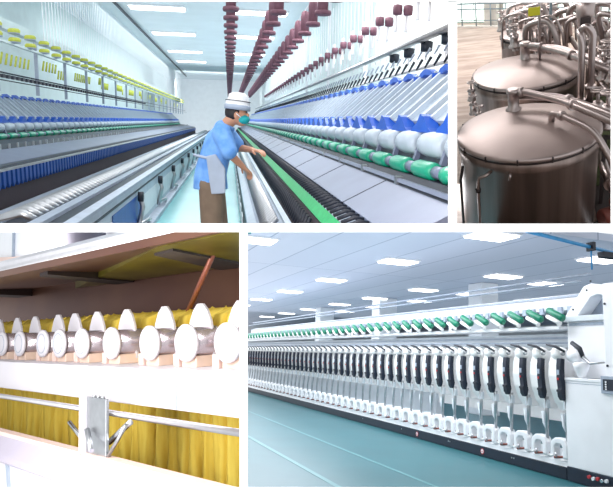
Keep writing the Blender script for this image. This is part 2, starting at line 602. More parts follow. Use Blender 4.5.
many(tc, 'post', lambda: MB().box(-0.03, 0.03, -0.03, 0.03, 0, 2.75), 'white', frange(s1(2.3, 2.6, 0), YE, 4.0), lambda y: (2.32, y, 1.75), 100)

# hanging bobbins in rows along the aisle
def bobbin(label, loc, group):
    t = thing('roving_bobbin', H1, label, 'bobbin', loc, group=group)
    MB().lathe([(0.045, 0.025), (0.052, 0.03), (0.055, 0.20), (0.045, 0.25), (0.02, 0.27)], 14).build('tube', 'bobbin', t)
    MB().lathe([(0.06, -0.022), (0.08, -0.018), (0.085, 0.0), (0.08, 0.022), (0.05, 0.028)], 18).build('yarn_package', 'bobbin', t)
    return t


rows = [('leftmost', 0.02, 2.52), ('middle', 0.50, 2.50), ('right', 0.94, 2.50)]
proto = None
for nm, x, z in rows:
    ya = s1(x, z + 0.05, 8)
    g = 'bobbins in the %s plum column over the aisle' % nm
    for i, y in enumerate(frange(ya, 30, 0.74 if nm != 'leftmost' else 0.55)):
        lab = ('plum bobbin hanging in the %s of three columns above the aisle, %s' % (nm, ORD[i] + ' from the front')) if i < 6 \
            else 'small plum roving bobbin farther back in the %s of the three hanging columns' % nm
        if proto is None:
            proto = bobbin(lab, (x, y, z), g)
        else:
            dup(proto, H1, (x, y, z), label=lab, group=g)
    tag(put(MB().tube([(x, ya, z + 0.27), (x, 34, z + 0.27)], 0.01, 6).build('hanging_rail', 'white'), H1),
        'thin white rail that carries the %s column of plum bobbins' % nm, 'rail')
pk = None
ya = s1(1.77, 2.56, 4)
for i, y in enumerate(frange(ya, 30, 0.75)):
    lab = ('pair of dark plum packages on white tubes above the grey pole, %s from the front' % ORD[i]) if i < 6 else \
        'small far pair of dark packages in the row above the grey pole'
    if pk is None:
        pk = thing('package_pair', H1, lab, 'bobbin', (1.77, y, 2.52), group='dark package pairs above the grey pole')
        for dx in (-0.055, 0.055):
            MB().lathe([(0.03, 0), (0.048, 0.005), (0.052, 0.05), (0.048, 0.095), (0.03, 0.10)], 12, origin=(dx, 0, 0)).build('package', 'bobbin', pk)
            MB().lathe([(0.014, -0.16), (0.02, -0.15), (0.012, 0.16)], 8, origin=(dx, 0.05, 0)).build('tube', 'white', pk)
    else:
        dup(pk, H1, (1.77, y, 2.52), label=lab)
pk = None
for i, y in enumerate(frange(s1(2.05, 2.2, 4), 7.6, 0.62)):
    lab = ('dark grey yarn package just below the grey pole, %s from the front' % ORD[i]) if i < 4 else 'small dark package below the grey pole toward the back'
    if pk is None:
        pk = thing('yarn_package', H1, lab, 'bobbin', (2.02, y, 2.16), group='dark packages below the grey pole')
        MB().lathe([(0.04, 0), (0.06, 0.01), (0.065, 0.1), (0.04, 0.11)], 12).build('package', 'darkgear', pk)
        MB().lathe([(0.012, -0.08), (0.015, 0.15)], 8).build('tube', 'white', pk)
    else:
        dup(pk, H1, (2.02, y, 2.16), label=lab)

# ---- left-hand machine
tl, rail, X = spinning_machine(-1, 2.45, 'long yarn spinning machine with blue and maroon skirt, left of the aisle', -0.10)


def lrail(name, pts, m):
    ya = min(s1(a, b) for a, b in pts)
    return MB().prism(pts, ya, YE, 'y').build(name, m, tl)


lrail('lower_panel', [(-1.10, 0.0), (-1.10, 0.64), (-1.2, 0.64), (-1.2, 0.0)], 'tube')
lrail('blue_panel', [(-1.095, 0.16), (-1.095, 0.44), (-1.11, 0.44), (-1.11, 0.16)], 'offwhite')
MB().box(-1.09, -1.098, 5.8, 7.7, 0.12, 0.5).build('cover', 'deepblue', tl)
lrail('floor_rail', [(-1.0, 0.0), (-1.0, 0.06), (-1.1, 0.09), (-1.1, 0.0)], 'greyblue')
lrail('front_rail', [(-1.08, 0.64), (-1.08, 0.67), (-1.16, 0.68), (-1.16, 0.64)], 'greyblue')
lrail('panel_line', [(-1.09, 0.55), (-1.09, 0.57), (-1.11, 0.57), (-1.11, 0.55)], 'darkgear')
lrail('dark_gap', [(-1.16, 0.5), (-1.16, 0.65), (-1.42, 0.60), (-1.42, 0.5)], 'darkgear')
lrail('middle_rail', [(-1.38, 0.58), (-1.38, 0.64), (-1.55, 0.60), (-1.55, 0.5)], 'greyblue')
lrail('spring_bed', [(-1.55, 0.4), (-1.55, 0.53), (-2.3, 0.34), (-2.3, 0.2)], 'black')
many(tl, 'spring_spindle', lambda: MB().tube([(0, 0, 0), (-0.12, 0.02, 0.06), (-0.36, 0.0, -0.01)], [0.036, 0.042, 0.02], 8), 'steel', frange(s1(-1.8, 0.5), YE, 0.17), lambda y: (-1.6, y, 0.56))
lrail('rear_rail', [(-2.24, 0.30), (-2.24, 0.40), (-2.42, 0.41), (-2.42, 0.30)], 'greyblue')
lrail('maroon_skirt', [(-2.46, 0.32), (-2.50, 0.80), (-2.6, 0.80), (-2.6, 0.32)], 'darkred')
many(tl, 'blue_pleat', lambda: MB().prism([(-0.05, 0.0), (-0.05, -0.14), (-0.02, -0.19), (0.03, -0.15), (0.03, 0.0)], 0, -0.05, 'x'), 'deepblue', frange(s1(-2.48, 0.8), YE, 0.15), lambda y: (-2.45, y, 0.80))
lrail('skirt_rail', [(-2.45, 0.80), (-2.45, 0.82), (-2.62, 0.84), (-2.62, 0.80)], 'steel')
lrail('bobbin_edge', [(-2.49, 0.82), (-2.5, 0.855), (-2.62, 0.865), (-2.62, 0.82)], 'darkgear')
lrail('cover_plate', [(-2.55, 0.82), (-2.55, 0.865), (-2.97, 0.955), (-3.1, 0.955), (-3.1, 0.82)], 'plate')
lrail('gear_band', [(-2.97, 0.94), (-3.12, 1.0), (-3.5, 1.02), (-3.5, 0.9), (-2.97, 0.9)], 'darkgear')
many(tl, 'gear_post', lambda: MB().box(0, 0.02, -0.02, 0.02, 0, 0.08), 'steel', frange(s1(-3.05, 1.0), YE, 0.35), lambda y: (-3.02, y, 0.945))
lv = MB().tube([(0.0, 0, 0.0), (0.06, 0, 0.26), (0.03, 0.02, 0.36)], 0.03, 8).build('lever', 'steel', tl)
lh = MB().lathe([(0.03, -0.03), (0.06, -0.03), (0.06, 0.03), (0.03, 0.03)], 14, origin=(0.04, 0, 0.38), axis='x').build('lever_hub', 'black', lv)
lf = MB().tube([(0.02, 0.0, 0.05), (0.06, 0.5, 0.03), (0.04, 0.8, -0.02)], 0.022, 8).build('link_rod', 'steel', lv)
lv.location = (-1.08, 7.3, 0.12)
for k, y in enumerate(frange(9.4, 40, 2.2)):
    c = cpart(lv, tl, (-1.08, y, 0.12))
    for g in (lh, lf):
        cpart(g, c)

# creel of lime bobbins above the left-hand machine
tcl = thing('bobbin_creel', H1, 'pale creel frame with grey beams and dark wires above the left spinning machine', 'frame')
ys_ = s1(-3.08, 4.45, 4)
MB().box(-3.10, -3.05, ys_, YE, 4.42, 4.48).build('ceiling_track', 'darkgear', tcl)
MB().tube([(-3.2, s1(-3.2, 2.0), 2.0), (-3.2, YE, 2.0)], 0.012, 6).build('wire', 'darkgear', tcl)
MB().tube([(-3.1, s1(-3.1, 1.88), 1.88), (-3.1, YE, 1.88)], 0.008, 6).build('wire', 'darkgear', tcl)
many(tcl, 'hook', lambda: MB().box(-0.02, 0.02, -0.05, 0.05, -0.03, 0.02), 'black', frange(s1(-3.15, 1.93), 24, 0.21), lambda y: (-3.15, y, 1.95))
lb = MB().box(-3.9, -3.75, s1(-3.8, 2.9), YE, 2.83, 3.0).build('beam', 'palemint', tcl)
many(tcl, 'strand_bundle', lambda: MB().box(-0.004, 0.004, -0.02, 0.02, 0, 1.75), 'white', frange(s1(-3.5, 3.6), YE, 0.22), lambda y: (-3.5, y, 2.72))
many(tcl, 'post', lambda: MB().box(-0.025, 0.025, -0.025, 0.025, 0, 0.9), 'greyblue', frange(s1(-3.35, 2.0), YE, 1.9), lambda y: (-3.35, y, 1.75))
many(tcl, 'roving_tube', lambda: MB().tube([(0, 0, 0), (0.0, 0.1, 0.17)], 0.018, 6), 'yellowgreen', frange(s1(-3.4, 2.25), YE, 0.29), lambda y: (-3.4 - 0.2 * ((y * 7.3) % 1), y, 2.16 + 0.1 * ((y * 3.7) % 1)))
MB().box(-3.28, -3.22, s1(-3.25, 2.45), YE, 2.44, 2.47).build('shelf', 'palemint', tcl)
pb = None
for i, y in enumerate(frange(s1(-3.2, 2.55, 5), YE - 2, 0.75)):
    for k in (0, 1):
        lev = 'upper' if k else 'lower'
        lab = ('lime yellow bobbin in the %s tier on the left creel, %s from the left edge' % (lev, ORD[i])) if i < 9 else \
            'small distant lime yellow bobbin in the %s tier of the left creel' % lev
        if pb is None:
            pb = thing('lime_bobbin', H1, lab, 'bobbin', (-3.2, y, 2.47), group='lime bobbins on the lower tier')
            MB().lathe([(0.05, 0.012), (0.085, 0.015), (0.09, 0.05), (0.07, 0.075), (0.02, 0.08)], 14).build('yarn_package', 'yellowgreen', pb)
            MB().lathe([(0.05, -0.005), (0.085, 0.0), (0.085, 0.015), (0.05, 0.02)], 14).build('bobbin_base', 'greyblue', pb)
        else:
            dup(pb, H1, (-3.2, y, 2.47 + 0.13 * k), label=lab, group='lime bobbins on the %s tier' % lev)

# ---- the worker
def capsules(segs, balls=()):
    m = MB()
    for pts, r in segs:
        m.tube(pts, r, 14)
        rr = r if isinstance(r, (list, tuple)) else [r] * len(pts)
        for p, q in zip(pts, rr):
            m.ball(p, q, 14, 10)
    for c, r in balls:
        m.ball(c, r, 18, 12)
    return m


def skinned(m, name, material, parent, voxel, it=4):
    o = m.build(name, material, parent)
    r = o.modifiers.new('remesh', 'REMESH')
    r.mode = 'VOXEL'
    r.voxel_size = voxel
    r.use_smooth_shade = True
    if it:
        sm = o.modifiers.new('smooth', 'SMOOTH')
        sm.iterations = it
        sm.factor = 0.5
    return o


def hand(segs, wrist, dirv, side, up, grip=0.5, s=1.0):
    """palm, four bent fingers and a thumb leaving the side of the palm"""
    w = Vector(wrist)
    d = Vector(dirv).normalized()
    n = Vector(up).normalized()
    b = d.cross(n).normalized() * side
    n = b.cross(d).normalized() * side
    P = w + d * 0.045 * s
    for k in range(4):
        a = b * (0.03 - 0.02 * k) * s
        segs.append(([w + a * 0.5, w + d * 0.085 * s + a], [0.015 * s, 0.012 * s]))
        L = (0.068, 0.078, 0.072, 0.056)[k] * s
        k0 = w + d * 0.085 * s + a
        k1 = k0 + (d * math.cos(grip * 0.6) - n * math.sin(grip * 0.6)) * L * 0.45
        k2 = k1 + (d * math.cos(grip * 1.5) - n * math.sin(grip * 1.5)) * L * 0.32
        k3 = k2 + (d * math.cos(grip * 2.2) - n * math.sin(grip * 2.2)) * L * 0.25
        segs.append(([k0, k1, k2, k3], [0.0095 * s, 0.009 * s, 0.008 * s, 0.007 * s]))
    t0 = w + d * 0.025 * s + b * 0.025 * s
    t1 = t0 + d * 0.03 * s + b * 0.03 * s - n * 0.01 * s
    t2 = t1 + d * 0.035 * s + b * 0.008 * s - n * 0.015 * s
    segs.append(([t0, t1, t2], [0.013 * s, 0.0105 * s, 0.009 * s]))


pr = thing('person', H1, 'worker in blue shirt, white cap and teal mask leaning toward the right machine', 'person', (-0.13, 5.3, 0.0))
V = Vector
hip = V((-0.02, 0, 0.90))
chest = V((0.05, 0, 1.22))
neck = V((0.10, 0, 1.37))
head = V((0.20, 0, 1.475))
shN, shF = V((0.07, -0.16, 1.315)), V((0.10, 0.16, 1.315))
elN, haN = V((0.14, -0.24, 1.14)), V((0.25, -0.12, 1.03))
elF, haF = V((0.22, 0.10, 1.18)), V((0.33, 0.0, 1.17))
knN, ftN = V((-0.02, -0.10, 0.49)), V((-0.05, -0.11, 0.08))
knF, ftF = V((0.03, 0.10, 0.49)), V((0.02, 0.12, 0.08))
segs = [([hip, chest], [0.115, 0.12]), ([chest, neck, head], [0.11, 0.055, 0.055]),
        ([shN, elN, haN], [0.048, 0.038, 0.025]), ([shF, elF, haF], [0.048, 0.038, 0.025]),
        ([hip + V((0, -0.08, 0)), knN, ftN], [0.09, 0.055, 0.036]), ([hip + V((0, 0.08, 0)), knF, ftF], [0.09, 0.055, 0.036]),
        ([ftN + V((0, 0, -0.04)), ftN + V((0.14, 0, -0.05))], [0.04, 0.03]), ([ftF + V((0, 0, -0.04)), ftF + V((0.14, 0, -0.05))], [0.04, 0.03])]
hand(segs, haN, haN - elN, -1, (0.3, 0, 1), 0.5)
hand(segs, haF, haF - elF, 1, (0, 0, 1), 0.45)
# head turned toward the machine and a little toward the viewer, looking down
hd = [(head, (0.088, 0.072, 0.095)), (head + V((0.035, -0.01, -0.055)), (0.055, 0.05, 0.05)),
      (head + V((0.088, -0.03, -0.012)), (0.016, 0.014, 0.02)),
      (head + V((-0.01, -0.072, -0.01)), (0.02, 0.012, 0.03)), (head + V((-0.01, 0.072, -0.01)), (0.02, 0.012, 0.03))]
body = skinned(capsules(segs, hd), 'body', 'skin', pr, 0.006, 3)
for yy in (-0.045, 0.012):
    MB().ball(head + V((0.078, yy - 0.012, 0.012)), 0.009, 8, 6).build('eye', 'black', pr)
# shirt
sg = [([hip + V((0.0, -0.07, -0.05)), chest + V((0, -0.07, 0)), shN + V((0.0, 0.06, 0.0))], [0.115, 0.105, 0.08]),
      ([hip + V((0.0, 0.07, -0.05)), chest + V((0, 0.07, 0)), shF + V((0.0, -0.06, 0.0))], [0.115, 0.105, 0.08]),
      ([hip + V((-0.02, 0, 0.06)), chest, neck + V((-0.03, 0, -0.02))], [0.13, 0.135, 0.07]),
      ([shN, shN.lerp(elN, 0.85)], [0.082, 0.072]), ([shF, shF.lerp(elF, 0.8)], [0.08, 0.07])]
skinned(capsules(sg), 'shirt', 'shirt', pr, 0.012, 4)
MB().lathe([(0.148, 0.83), (0.15, 0.84), (0.14, 0.95), (0.12, 1.0)], 20, origin=(-0.03, 0, 0)).build('shirt_hem', 'shirt', pr)
tg = [([hip + V((0, -0.075, -0.03)), knN, ftN + V((0, 0, 0.02))], [0.112, 0.095, 0.078]), ([hip + V((0, 0.075, -0.03)), knF, ftF + V((0, 0, 0.02))], [0.112, 0.095, 0.078])]
skinned(capsules(tg), 'trousers', 'trousers', pr, 0.012, 4)
MB().prism([(-0.02, 0.80), (-0.06, 1.12), (0.02, 1.14), (0.10, 1.02), (0.10, 0.81)], -0.19, -0.165, 'y').build('apron', 'greycloth', pr, bevel=0.01)
MB().tube([(-0.03, -0.178, 1.1), (-0.14, -0.12, 1.12), (-0.17, 0.0, 1.12)], 0.012, 8).build('apron_string', 'greycloth', pr)
# collar, mask, cap, hair
MB().tube([neck + V((-0.07, -0.05, 0.02)), neck + V((0.0, -0.085, 0.0)), neck + V((0.07, -0.05, -0.03))], 0.018, 8).build('collar', 'shirt', pr)
mk = MB()
mk.ball(head + V((0.052, -0.022, -0.048)), (0.055, 0.056, 0.042), 16, 10)
mk.build('mask', 'mask', pr)
MB().tube([head + V((0.03, -0.075, -0.03)), head + V((-0.01, -0.083, 0.0))], 0.004, 6).build('mask_loop', 'cloth', pr)
hair = MB().ball(head + V((-0.022, 0, 0.01)), (0.085, 0.079, 0.085), 18, 12).build('hair', 'hair', pr)
cp = MB().lathe([(0.098, 0.0), (0.104, 0.005), (0.107, 0.035), (0.102, 0.07), (0.085, 0.09), (0.084, 0.12), (0.05, 0.14), (0.01, 0.143)], 26).build('cap', 'cloth', pr)
cp.location = head + V((0.0, 0, 0.035))
cp.rotation_euler = (0, 0.10, 0)
br = MB().lathe([(0.1085, 0.068), (0.1085, 0.073), (0.104, 0.074)], 26).build('cap_piping', 'darkgear', cp)
MB().lathe([(0.104, 0.0), (0.112, -0.004), (0.112, 0.035), (0.104, 0.04)], 26).build('cap_brim', 'greycloth', cp)

# ============================================================ hall 2: tank room
FZ = -1.15
BW, BR = (-0.05, 14.28, 0.0), -0.43          # foot and heading of the far wall line


def back(o, dy=0.0):
    o.matrix_world = H2.M @ Matrix.Translation(BW) @ Matrix.Rotation(BR, 4, 'Z') @ Matrix.Translation((0, dy, FZ))
    o['kind'] = 'structure'
    return o


struct('floor', MB().prism([(-3, 4.2), (3, 4.2), (3, 13.6), (-3, 16.3)], FZ - 0.08, FZ, 'z'), 'floor2', H2)
back(MB().box(-4, 4, 0.36, 0.5, -0.5, 4.0).build('wall_back', 'wall2'))
struct('ceiling', MB().prism([(-3, 4.5), (3, 4.5), (3, 13.3), (-3, 16)], 3.4, 3.5, 'z'), 'ceil2', H2)
k = 1
for x0, x1 in ((-2.3, -1.0), (-0.62, 0.05), (0.1, 0.55), (0.62, 1.1), (1.5, 2.4)):
    w = back(MB().box(x0, x1, 0.31, 0.36, 0.0, 1.5).build('window_%d' % k, 'greenframe'))
    n_ = max(1, int(round((x1 - x0) / 0.34)))
    for j in range(n_):
        a = x0 + 0.03 + j * (x1 - x0 - 0.03) / n_
        MB().box(a, a + (x1 - x0 - 0.03) / n_ - 0.03, 0.295, 0.315, 0.03, 1.45).build('pane', 'glass2', w)
    k += 1
back(MB().box(-3, 3, -0.04, 0.04, 0.0, 0.03).build('baseboard_back', 'wall2'))
rl = thing('safety_railing', H2, 'grey metal safety railing in front of the bright windows', 'railing', (BW[0], BW[1], FZ), BR)
MB().tube([(-3, 0, 0.40), (3, 0, 0.40)], 0.014, 8).build('top_rail', 'railing', rl)
MB().tube([(-3, 0, 0.15), (3, 0, 0.15)], 0.01, 8).build('mid_rail', 'railing', rl)
MB().tube([(-3, 0, 0.52), (3, 0, 0.52)], 0.018, 8).build('upper_rail', 'railing', rl)
for j in range(14):
    x = -2.2 + j * 0.36
    MB().tube([(x, 0, 0), (x, 0, 0.54)], 0.016, 8).build('post', 'railing', rl)
for j in range(30):
    x = -0.55 + j * 0.07
    MB().tube([(x, 0, 0.03), (x, 0, 0.4)], 0.006, 6).build('baluster', 'railing', rl)
tag(put(MB().prism([(-0.98, 0.0), (-0.66, 0.0), (-0.68, 0.9), (-0.96, 0.9)], 0.1, 0.25, 'y').build('wall_cabinet', 'wall2'), H2, (BW[0], BW[1], FZ), BR), 'beige cabinet standing behind the railing beside the windows', 'cabinet')
sg_ = single('warning_sign', MB().box(-0.08, 0.06, -0.01, 0.01, -0.05, 0.05), 'yellow', H2, 'small yellow sign hung on the thin pipe above the far pipework', 'sign', (0.11, 8.26, 0.69))


def tank(loc, R, label, stem=( -0.14, 0.46)):
    t = thing('steel_tank', H2, label, 'tank', (loc[0], loc[1], FZ))
    h = -FZ
    MB().lathe([(R * 0.955, 0.0), (R * 0.96, 0.02), (R * 0.96, h - 0.17), (R * 0.985, h - 0.16), (R * 0.985, h - 0.07), (R * 0.96, h - 0.06)], 72).build('tank_body', 'tank', t)
    MB().lathe([(R * 0.94, h - 0.062), (R * 0.985, h - 0.062), (R * 0.985, h - 0.035), (R * 0.94, h - 0.035)], 72).build('gasket', 'gasket', t)
    MB().lathe([(R, h - 0.035), (R * 1.0, h - 0.01), (R * 0.975, h), (R * 0.955, h + 0.004), (R * 0.6, h + 0.045), (R * 0.25, h + 0.07), (0.01, h + 0.075)], 72).build('lid', 'lid', t)
    sx, sy = stem
    s = MB().lathe([(0.085, 0), (0.085, 0.02), (0.06, 0.025), (0.06, 0.20), (0.075, 0.205), (0.075, 0.24), (0.05, 0.25)], 20, origin=(sx, sy, h + 0.035)).build('stem', 'tankpipe', t)
    for j in range(14):
        a = 2 * PI * j / 14 + 0.1
        bx = MB().box(-0.008, 0.008, -0.008, 0.008, -0.05, 0.008).build('clamp', 'gasket', t)
        bx.location = (math.cos(a) * R * 0.995, math.sin(a) * R * 0.995, h - 0.01)
        bx.rotation_euler = (0, 0, a - PI / 2)
    return t


t1 = tank((0.01, 6.28), 0.725, 'large round stainless steel tank in the foreground, wide flat lid with a stem')
MB().tube([(-0.34, -0.66, 1.01), (-0.39, -0.74, 1.005), (-0.455, -0.71, 0.97), (-0.47, -0.69, 0.89), (-0.475, -0.68, 0.03)], 0.016, 10).build('drain_pipe', 'tankpipe', t1)
MB().lathe([(0.02, -0.02), (0.028, -0.02), (0.028, 0.02), (0.02, 0.02)], 12, origin=(-0.473, -0.68, 0.81)).build('pipe_collar', 'gasket', t1)
MB().tube([(-0.155, -0.68, 1.0), (-0.16, -0.735, 0.99), (-0.165, -0.735, 0.94)], 0.014, 8).build('lug', 'tankpipe', t1)
MB().tube([(-0.64, -0.40, 0.95), (-0.67, -0.42, 0.8), (-0.67, -0.42, 0.1)], 0.015, 8).build('side_pipe', 'gasket', t1)
t2 = tank((-0.01, 8.12), 0.665, 'second round stainless steel tank, directly behind the foreground tank', (0.0, 0.28))
t3 = tank((0.05, 9.85), 0.42, 'third steel tank, small behind the second and half hidden by pipes', (0.02, 0.1))
t4 = tank((0.05, 11.2), 0.42, 'fourth and farthest steel tank below the yellow sign', (0.0, 0.0))


def pipe(name, pts, r, label, H=H2, m='tankpipe', flanges=(), group=None):
    # round the corners of the run
    P = [Vector(p) for p in pts]
    out = [P[0]]
    for a, b, c in zip(P, P[1:], P[2:]):
        ra = min(0.12, (a - b).length * 0.4, (c - b).length * 0.4)
        p0 = b + (a - b).normalized() * ra
        p1 = b + (c - b).normalized() * ra
        for t in (0, 0.25, 0.5, 0.75, 1):
            out.append(p0.lerp(b, t).lerp(b.lerp(p1, t), t))
    out.append(P[-1])
    t = thing(name, H, label, 'pipe', group=group)
    MB().tube(out, r, 14).build('pipe_run', m, t)
    for i, u in flanges:
        a, b = P[i], P[i + 1]
        c = a.lerp(b, u)
        d = (b - a).normalized() * 0.022
        MB().tube([c - d, c + d], r * 1.5, 14).build('flange', m, t)
    return t


pipe('vapour_pipe', [(-0.13, 6.74, 0.235), (0.0, 6.70, 0.25), (0.36, 6.42, 0.22), (1.05, 5.45, 0.20)], 0.036, 'long polished pipe running from the foreground tank stem to the right', flanges=[(0, 0.6), (2, 0.12)])
pipe('vapour_pipe', [(-0.10, 6.83, 0.16), (0.3, 6.72, 0.16), (0.55, 6.5, 0.14), (1.15, 5.7, 0.12)], 0.042, 'thicker duller pipe lying just behind the polished pipe of the foreground tank', flanges=[(1, 0.5)])
pipe('return_pipe', [(0.25, 6.30, 0.06), (0.25, 6.30, 0.145), (0.31, 6.26, 0.15), (0.62, 5.92, 0.10), (0.80, 5.72, -0.2), (0.82, 5.7, -0.6)], 0.032, 'bright elbow pipe lying over the right side of the foreground lid', flanges=[(2, 0.1)])
pipe('vapour_pipe', [(0.0, 8.38, 0.235), (0.12, 8.34, 0.24), (0.45, 7.98, 0.22), (0.9, 7.3, 0.18)], 0.04, 'pipe running right from the stem of the second tank', flanges=[(1, 0.2), (2, 0.15)])
pipe('vapour_pipe', [(0.05, 8.55, 0.16), (0.4, 8.35, 0.17), (0.75, 7.85, 0.15), (1.1, 7.3, 0.1)], 0.045, 'duller pipe behind the stem pipe of the second tank')
pipe('riser_pipe', [(0.575, 7.0, -0.3), (0.565, 7.0, 0.62), (0.53, 7.06, 0.76)], 0.036, 'tall left pipe of the upright pair right of the tanks', flanges=[(0, 0.3)])
pipe('riser_pipe', [(0.665, 7.0, -0.3), (0.665, 7.0, 0.72), (0.60, 7.0, 0.80), (0.54, 7.05, 0.74)], 0.036, 'tall right pipe of the upright pair, bent over at its top', flanges=[(0, 0.42)])
pipe('thin_pipe', [(0.17, 8.3, 0.0), (0.16, 8.3, 1.25)], 0.018, 'thin vertical pipe rising behind the second tank') 
pipe('thin_pipe', [(0.33, 9.3, -0.7), (0.33, 9.3, 1.0)], 0.02, 'thin vertical pipe between the yellow sign and the upright pair', m='railing')
mt = thing('agitator_motor', H2, 'dark grey motor head on top of the upright pipes', 'motor', (0.60, 7.25, 0.72))
MB().lathe([(0.05, 0), (0.07, 0.01), (0.075, 0.10), (0.09, 0.11), (0.09, 0.24), (0.05, 0.27)], 18).build('motor_body', 'lid', mt)
MB().box(-0.05, 0.05, -0.11, -0.05, 0.02, 0.12).build('terminal_box', 'gasket', mt)

# far pipework around the third and fourth tanks
random.seed(11)
for j in range(15):
    x = -0.33 + 0.065 * j
    y = 9.5 + random.uniform(-0.45, 0.8)
    z = 0.05 + random.uniform(0, 0.12)
    pipe('arched_pipe', [(x, y, FZ + 1.0), (x, y, z + 0.2), (x + 0.3, y - 0.1, z + 0.27), (x + 0.42, y - 0.2, z + 0.02), (x + 0.45, y - 0.22, -0.3)], 0.016 + 0.012 * (j % 3),
         'one of the small arched steel pipes crowded over the far tanks', group='arched pipes over the far tanks')


def valve(loc, s, label, group=None, rz=0.0):
    t = thing('valve', H2, label, 'valve', loc, rz, group)
    MB().lathe([(0.03 * s, -0.08 * s), (0.055 * s, -0.07 * s), (0.055 * s, -0.05 * s), (0.04 * s, -0.04 * s), (0.04 * s, 0.05 * s), (0.055 * s, 0.06 * s), (0.03 * s, 0.09 * s)], 14).build('valve_body', 'tankpipe', t)
    MB().tube([(0, 0, 0.06 * s), (0, 0, 0.17 * s)], 0.012 * s, 8).build('valve_stem', 'tankpipe', t)
    MB().ring([(0.04 * s, 0.165 * s), (0.052 * s, 0.165 * s), (0.052 * s, 0.178 * s), (0.04 * s, 0.178 * s)], 16).box(-0.045 * s, 0.045 * s, -0.005 * s, 0.005 * s, 0.167 * s, 0.176 * s).build('hand_wheel', 'tankpipe', t)
    return t


random.seed(3)
for j in range(26):
    x = random.uniform(-0.42, 0.5)
    y = random.uniform(8.95, 10.9)
    valve((x, y, random.uniform(-0.18, 0.16)), random.uniform(0.8, 1.3), 'one of the small steel valves crowded around the far tanks', 'small valves around the far tanks')
for j in range(18):
    x = random.uniform(0.78, 1.25)
    y = random.uniform(6.9, 9.6)
    z = random.uniform(-0.3, 0.15)
    valve((x, y, z), random.uniform(1.1, 1.8), 'one of the steel valves in the dense pipework right of the upright pipes', 'valves in the right-hand pipework')
for j in range(12):
    x = 0.78 + 0.05 * j + random.uniform(-0.02, 0.02)
    y = 8.9 - 0.12 * j + random.uniform(-0.3, 0.5)
    zt = random.uniform(0.15, 0.55)
    pipe('manifold_pipe', [(x, y, FZ), (x, y, zt), (x + random.choice((-0.2, 0.22)), y + 0.1, zt + 0.03), (x + 0.2, y + 0.15, FZ)], random.uniform(0.018, 0.038),
         'one of the bent upright steel pipes in the cluster at the right edge', group='bent pipes at the right edge')
for j in range(4):
    pipe('header_pipe', [(0.62 + 0.1 * j, 9.6, -0.1 + 0.12 * j), (0.95 + 0.08 * j, 7.6, -0.25 + 0.12 * j), (1.05 + 0.05 * j, 6.3, -0.3 + 0.1 * j)], 0.035,
         '%s of the header pipes running back along the right side' % ('lowest', 'second lowest', 'second highest', 'highest')[j])
tag(put(MB().lathe([(0.12, FZ), (0.13, FZ + 0.02), (0.13, -0.05), (0.1, 0.0), (0.02, 0.02)], 20, origin=(1.16, 8.6, 0)).build('filter_housing', 'tankpipe'), H2), 'upright steel filter drum in the pipework at the right edge', 'filter')
tag(put(MB().box(0.42, 0.74, 7.6, 8.8, FZ, -0.45).build('green_cover', 'plant', bevel=0.05), H2, (0.28, -0.6, 0.0)), 'mossy green covered box low among the right-hand pipes', 'box')
for j, (x, y) in enumerate(((0.80, 6.55), (0.74, 6.9))):
    valve((x, y, -0.05 - 0.1 * j), 1.6, ('steel valve with hand wheel right beside the foreground lid', 'steel valve standing just behind the valve beside the foreground lid')[j])
pipe('floor_pipe', [(0.86, 5.9, -0.62), (0.80, 6.5, -0.62), (0.84, 7.4, -0.65)], 0.05, 'fat steel pipe low on the floor right of the foreground tank', flanges=[(0, 0.4)])
for j, (x, y, z) in enumerate(((-0.66, 7.72, -0.12), (-0.63, 7.5, -0.22), (-0.55, 7.35, -0.3))):
    valve((x, y, z), 1.0, 'dark valve fitting clustered at the left between the first two tanks', 'fittings at the left between the first two tanks')

pm = thing('pump', H2, 'reddish brown pump motor low on the floor at the bottom right corner', 'pump', (0.93, 6.15, FZ), 0.5)
MB().box(-0.22, 0.22, -0.12, 0.12, 0.0, 0.05).build('pump_base', 'gasket', pm)
MB().lathe([(0.08, -0.2), (0.10, -0.18), (0.10, 0.1), (0.07, 0.12), (0.07, 0.2), (0.03, 0.22)], 20, origin=(0, 0, 0.16), axis='x').build('motor_body', 'rust', pm)
MB().lathe([(0.03, 0.0), (0.09, 0.02), (0.1, 0.1), (0.05, 0.14)], 18, origin=(-0.02, -0.02, 0.24)).build('pump_head', 'rust', pm)
MB().tube([(0.2, 0, 0.16), (0.3, 0, 0.2), (0.32, 0, 0.6)], 0.03, 10).build('outlet', 'tankpipe', pm)
tag(put(MB().box(0.74, 1.7, 5.3, 8.4, FZ, FZ + 0.03).build('drip_tray', 'gasket'), H2), 'dark steel drip tray on the floor under the right-hand pipes', 'tray')
pr_ = thing('pipe_rack', H2, 'dark steel rack that carries the pipes right of the tanks', 'rack')
for x, y in ((0.80, 6.6), (1.2, 6.6), (0.9, 8.3), (1.4, 8.3)):
    MB().box(x - 0.02, x + 0.02, y - 0.02, y + 0.02, FZ + 0.03, -0.28).build('post', 'gasket', pr_)
for z in (-0.75, -0.32):
    MB().box(0.80, 1.22, 6.58, 6.62, z, z + 0.04).build('beam', 'gasket', pr_)
    MB().box(0.88, 1.42, 8.28, 8.32, z, z + 0.04).build('beam', 'gasket', pr_)

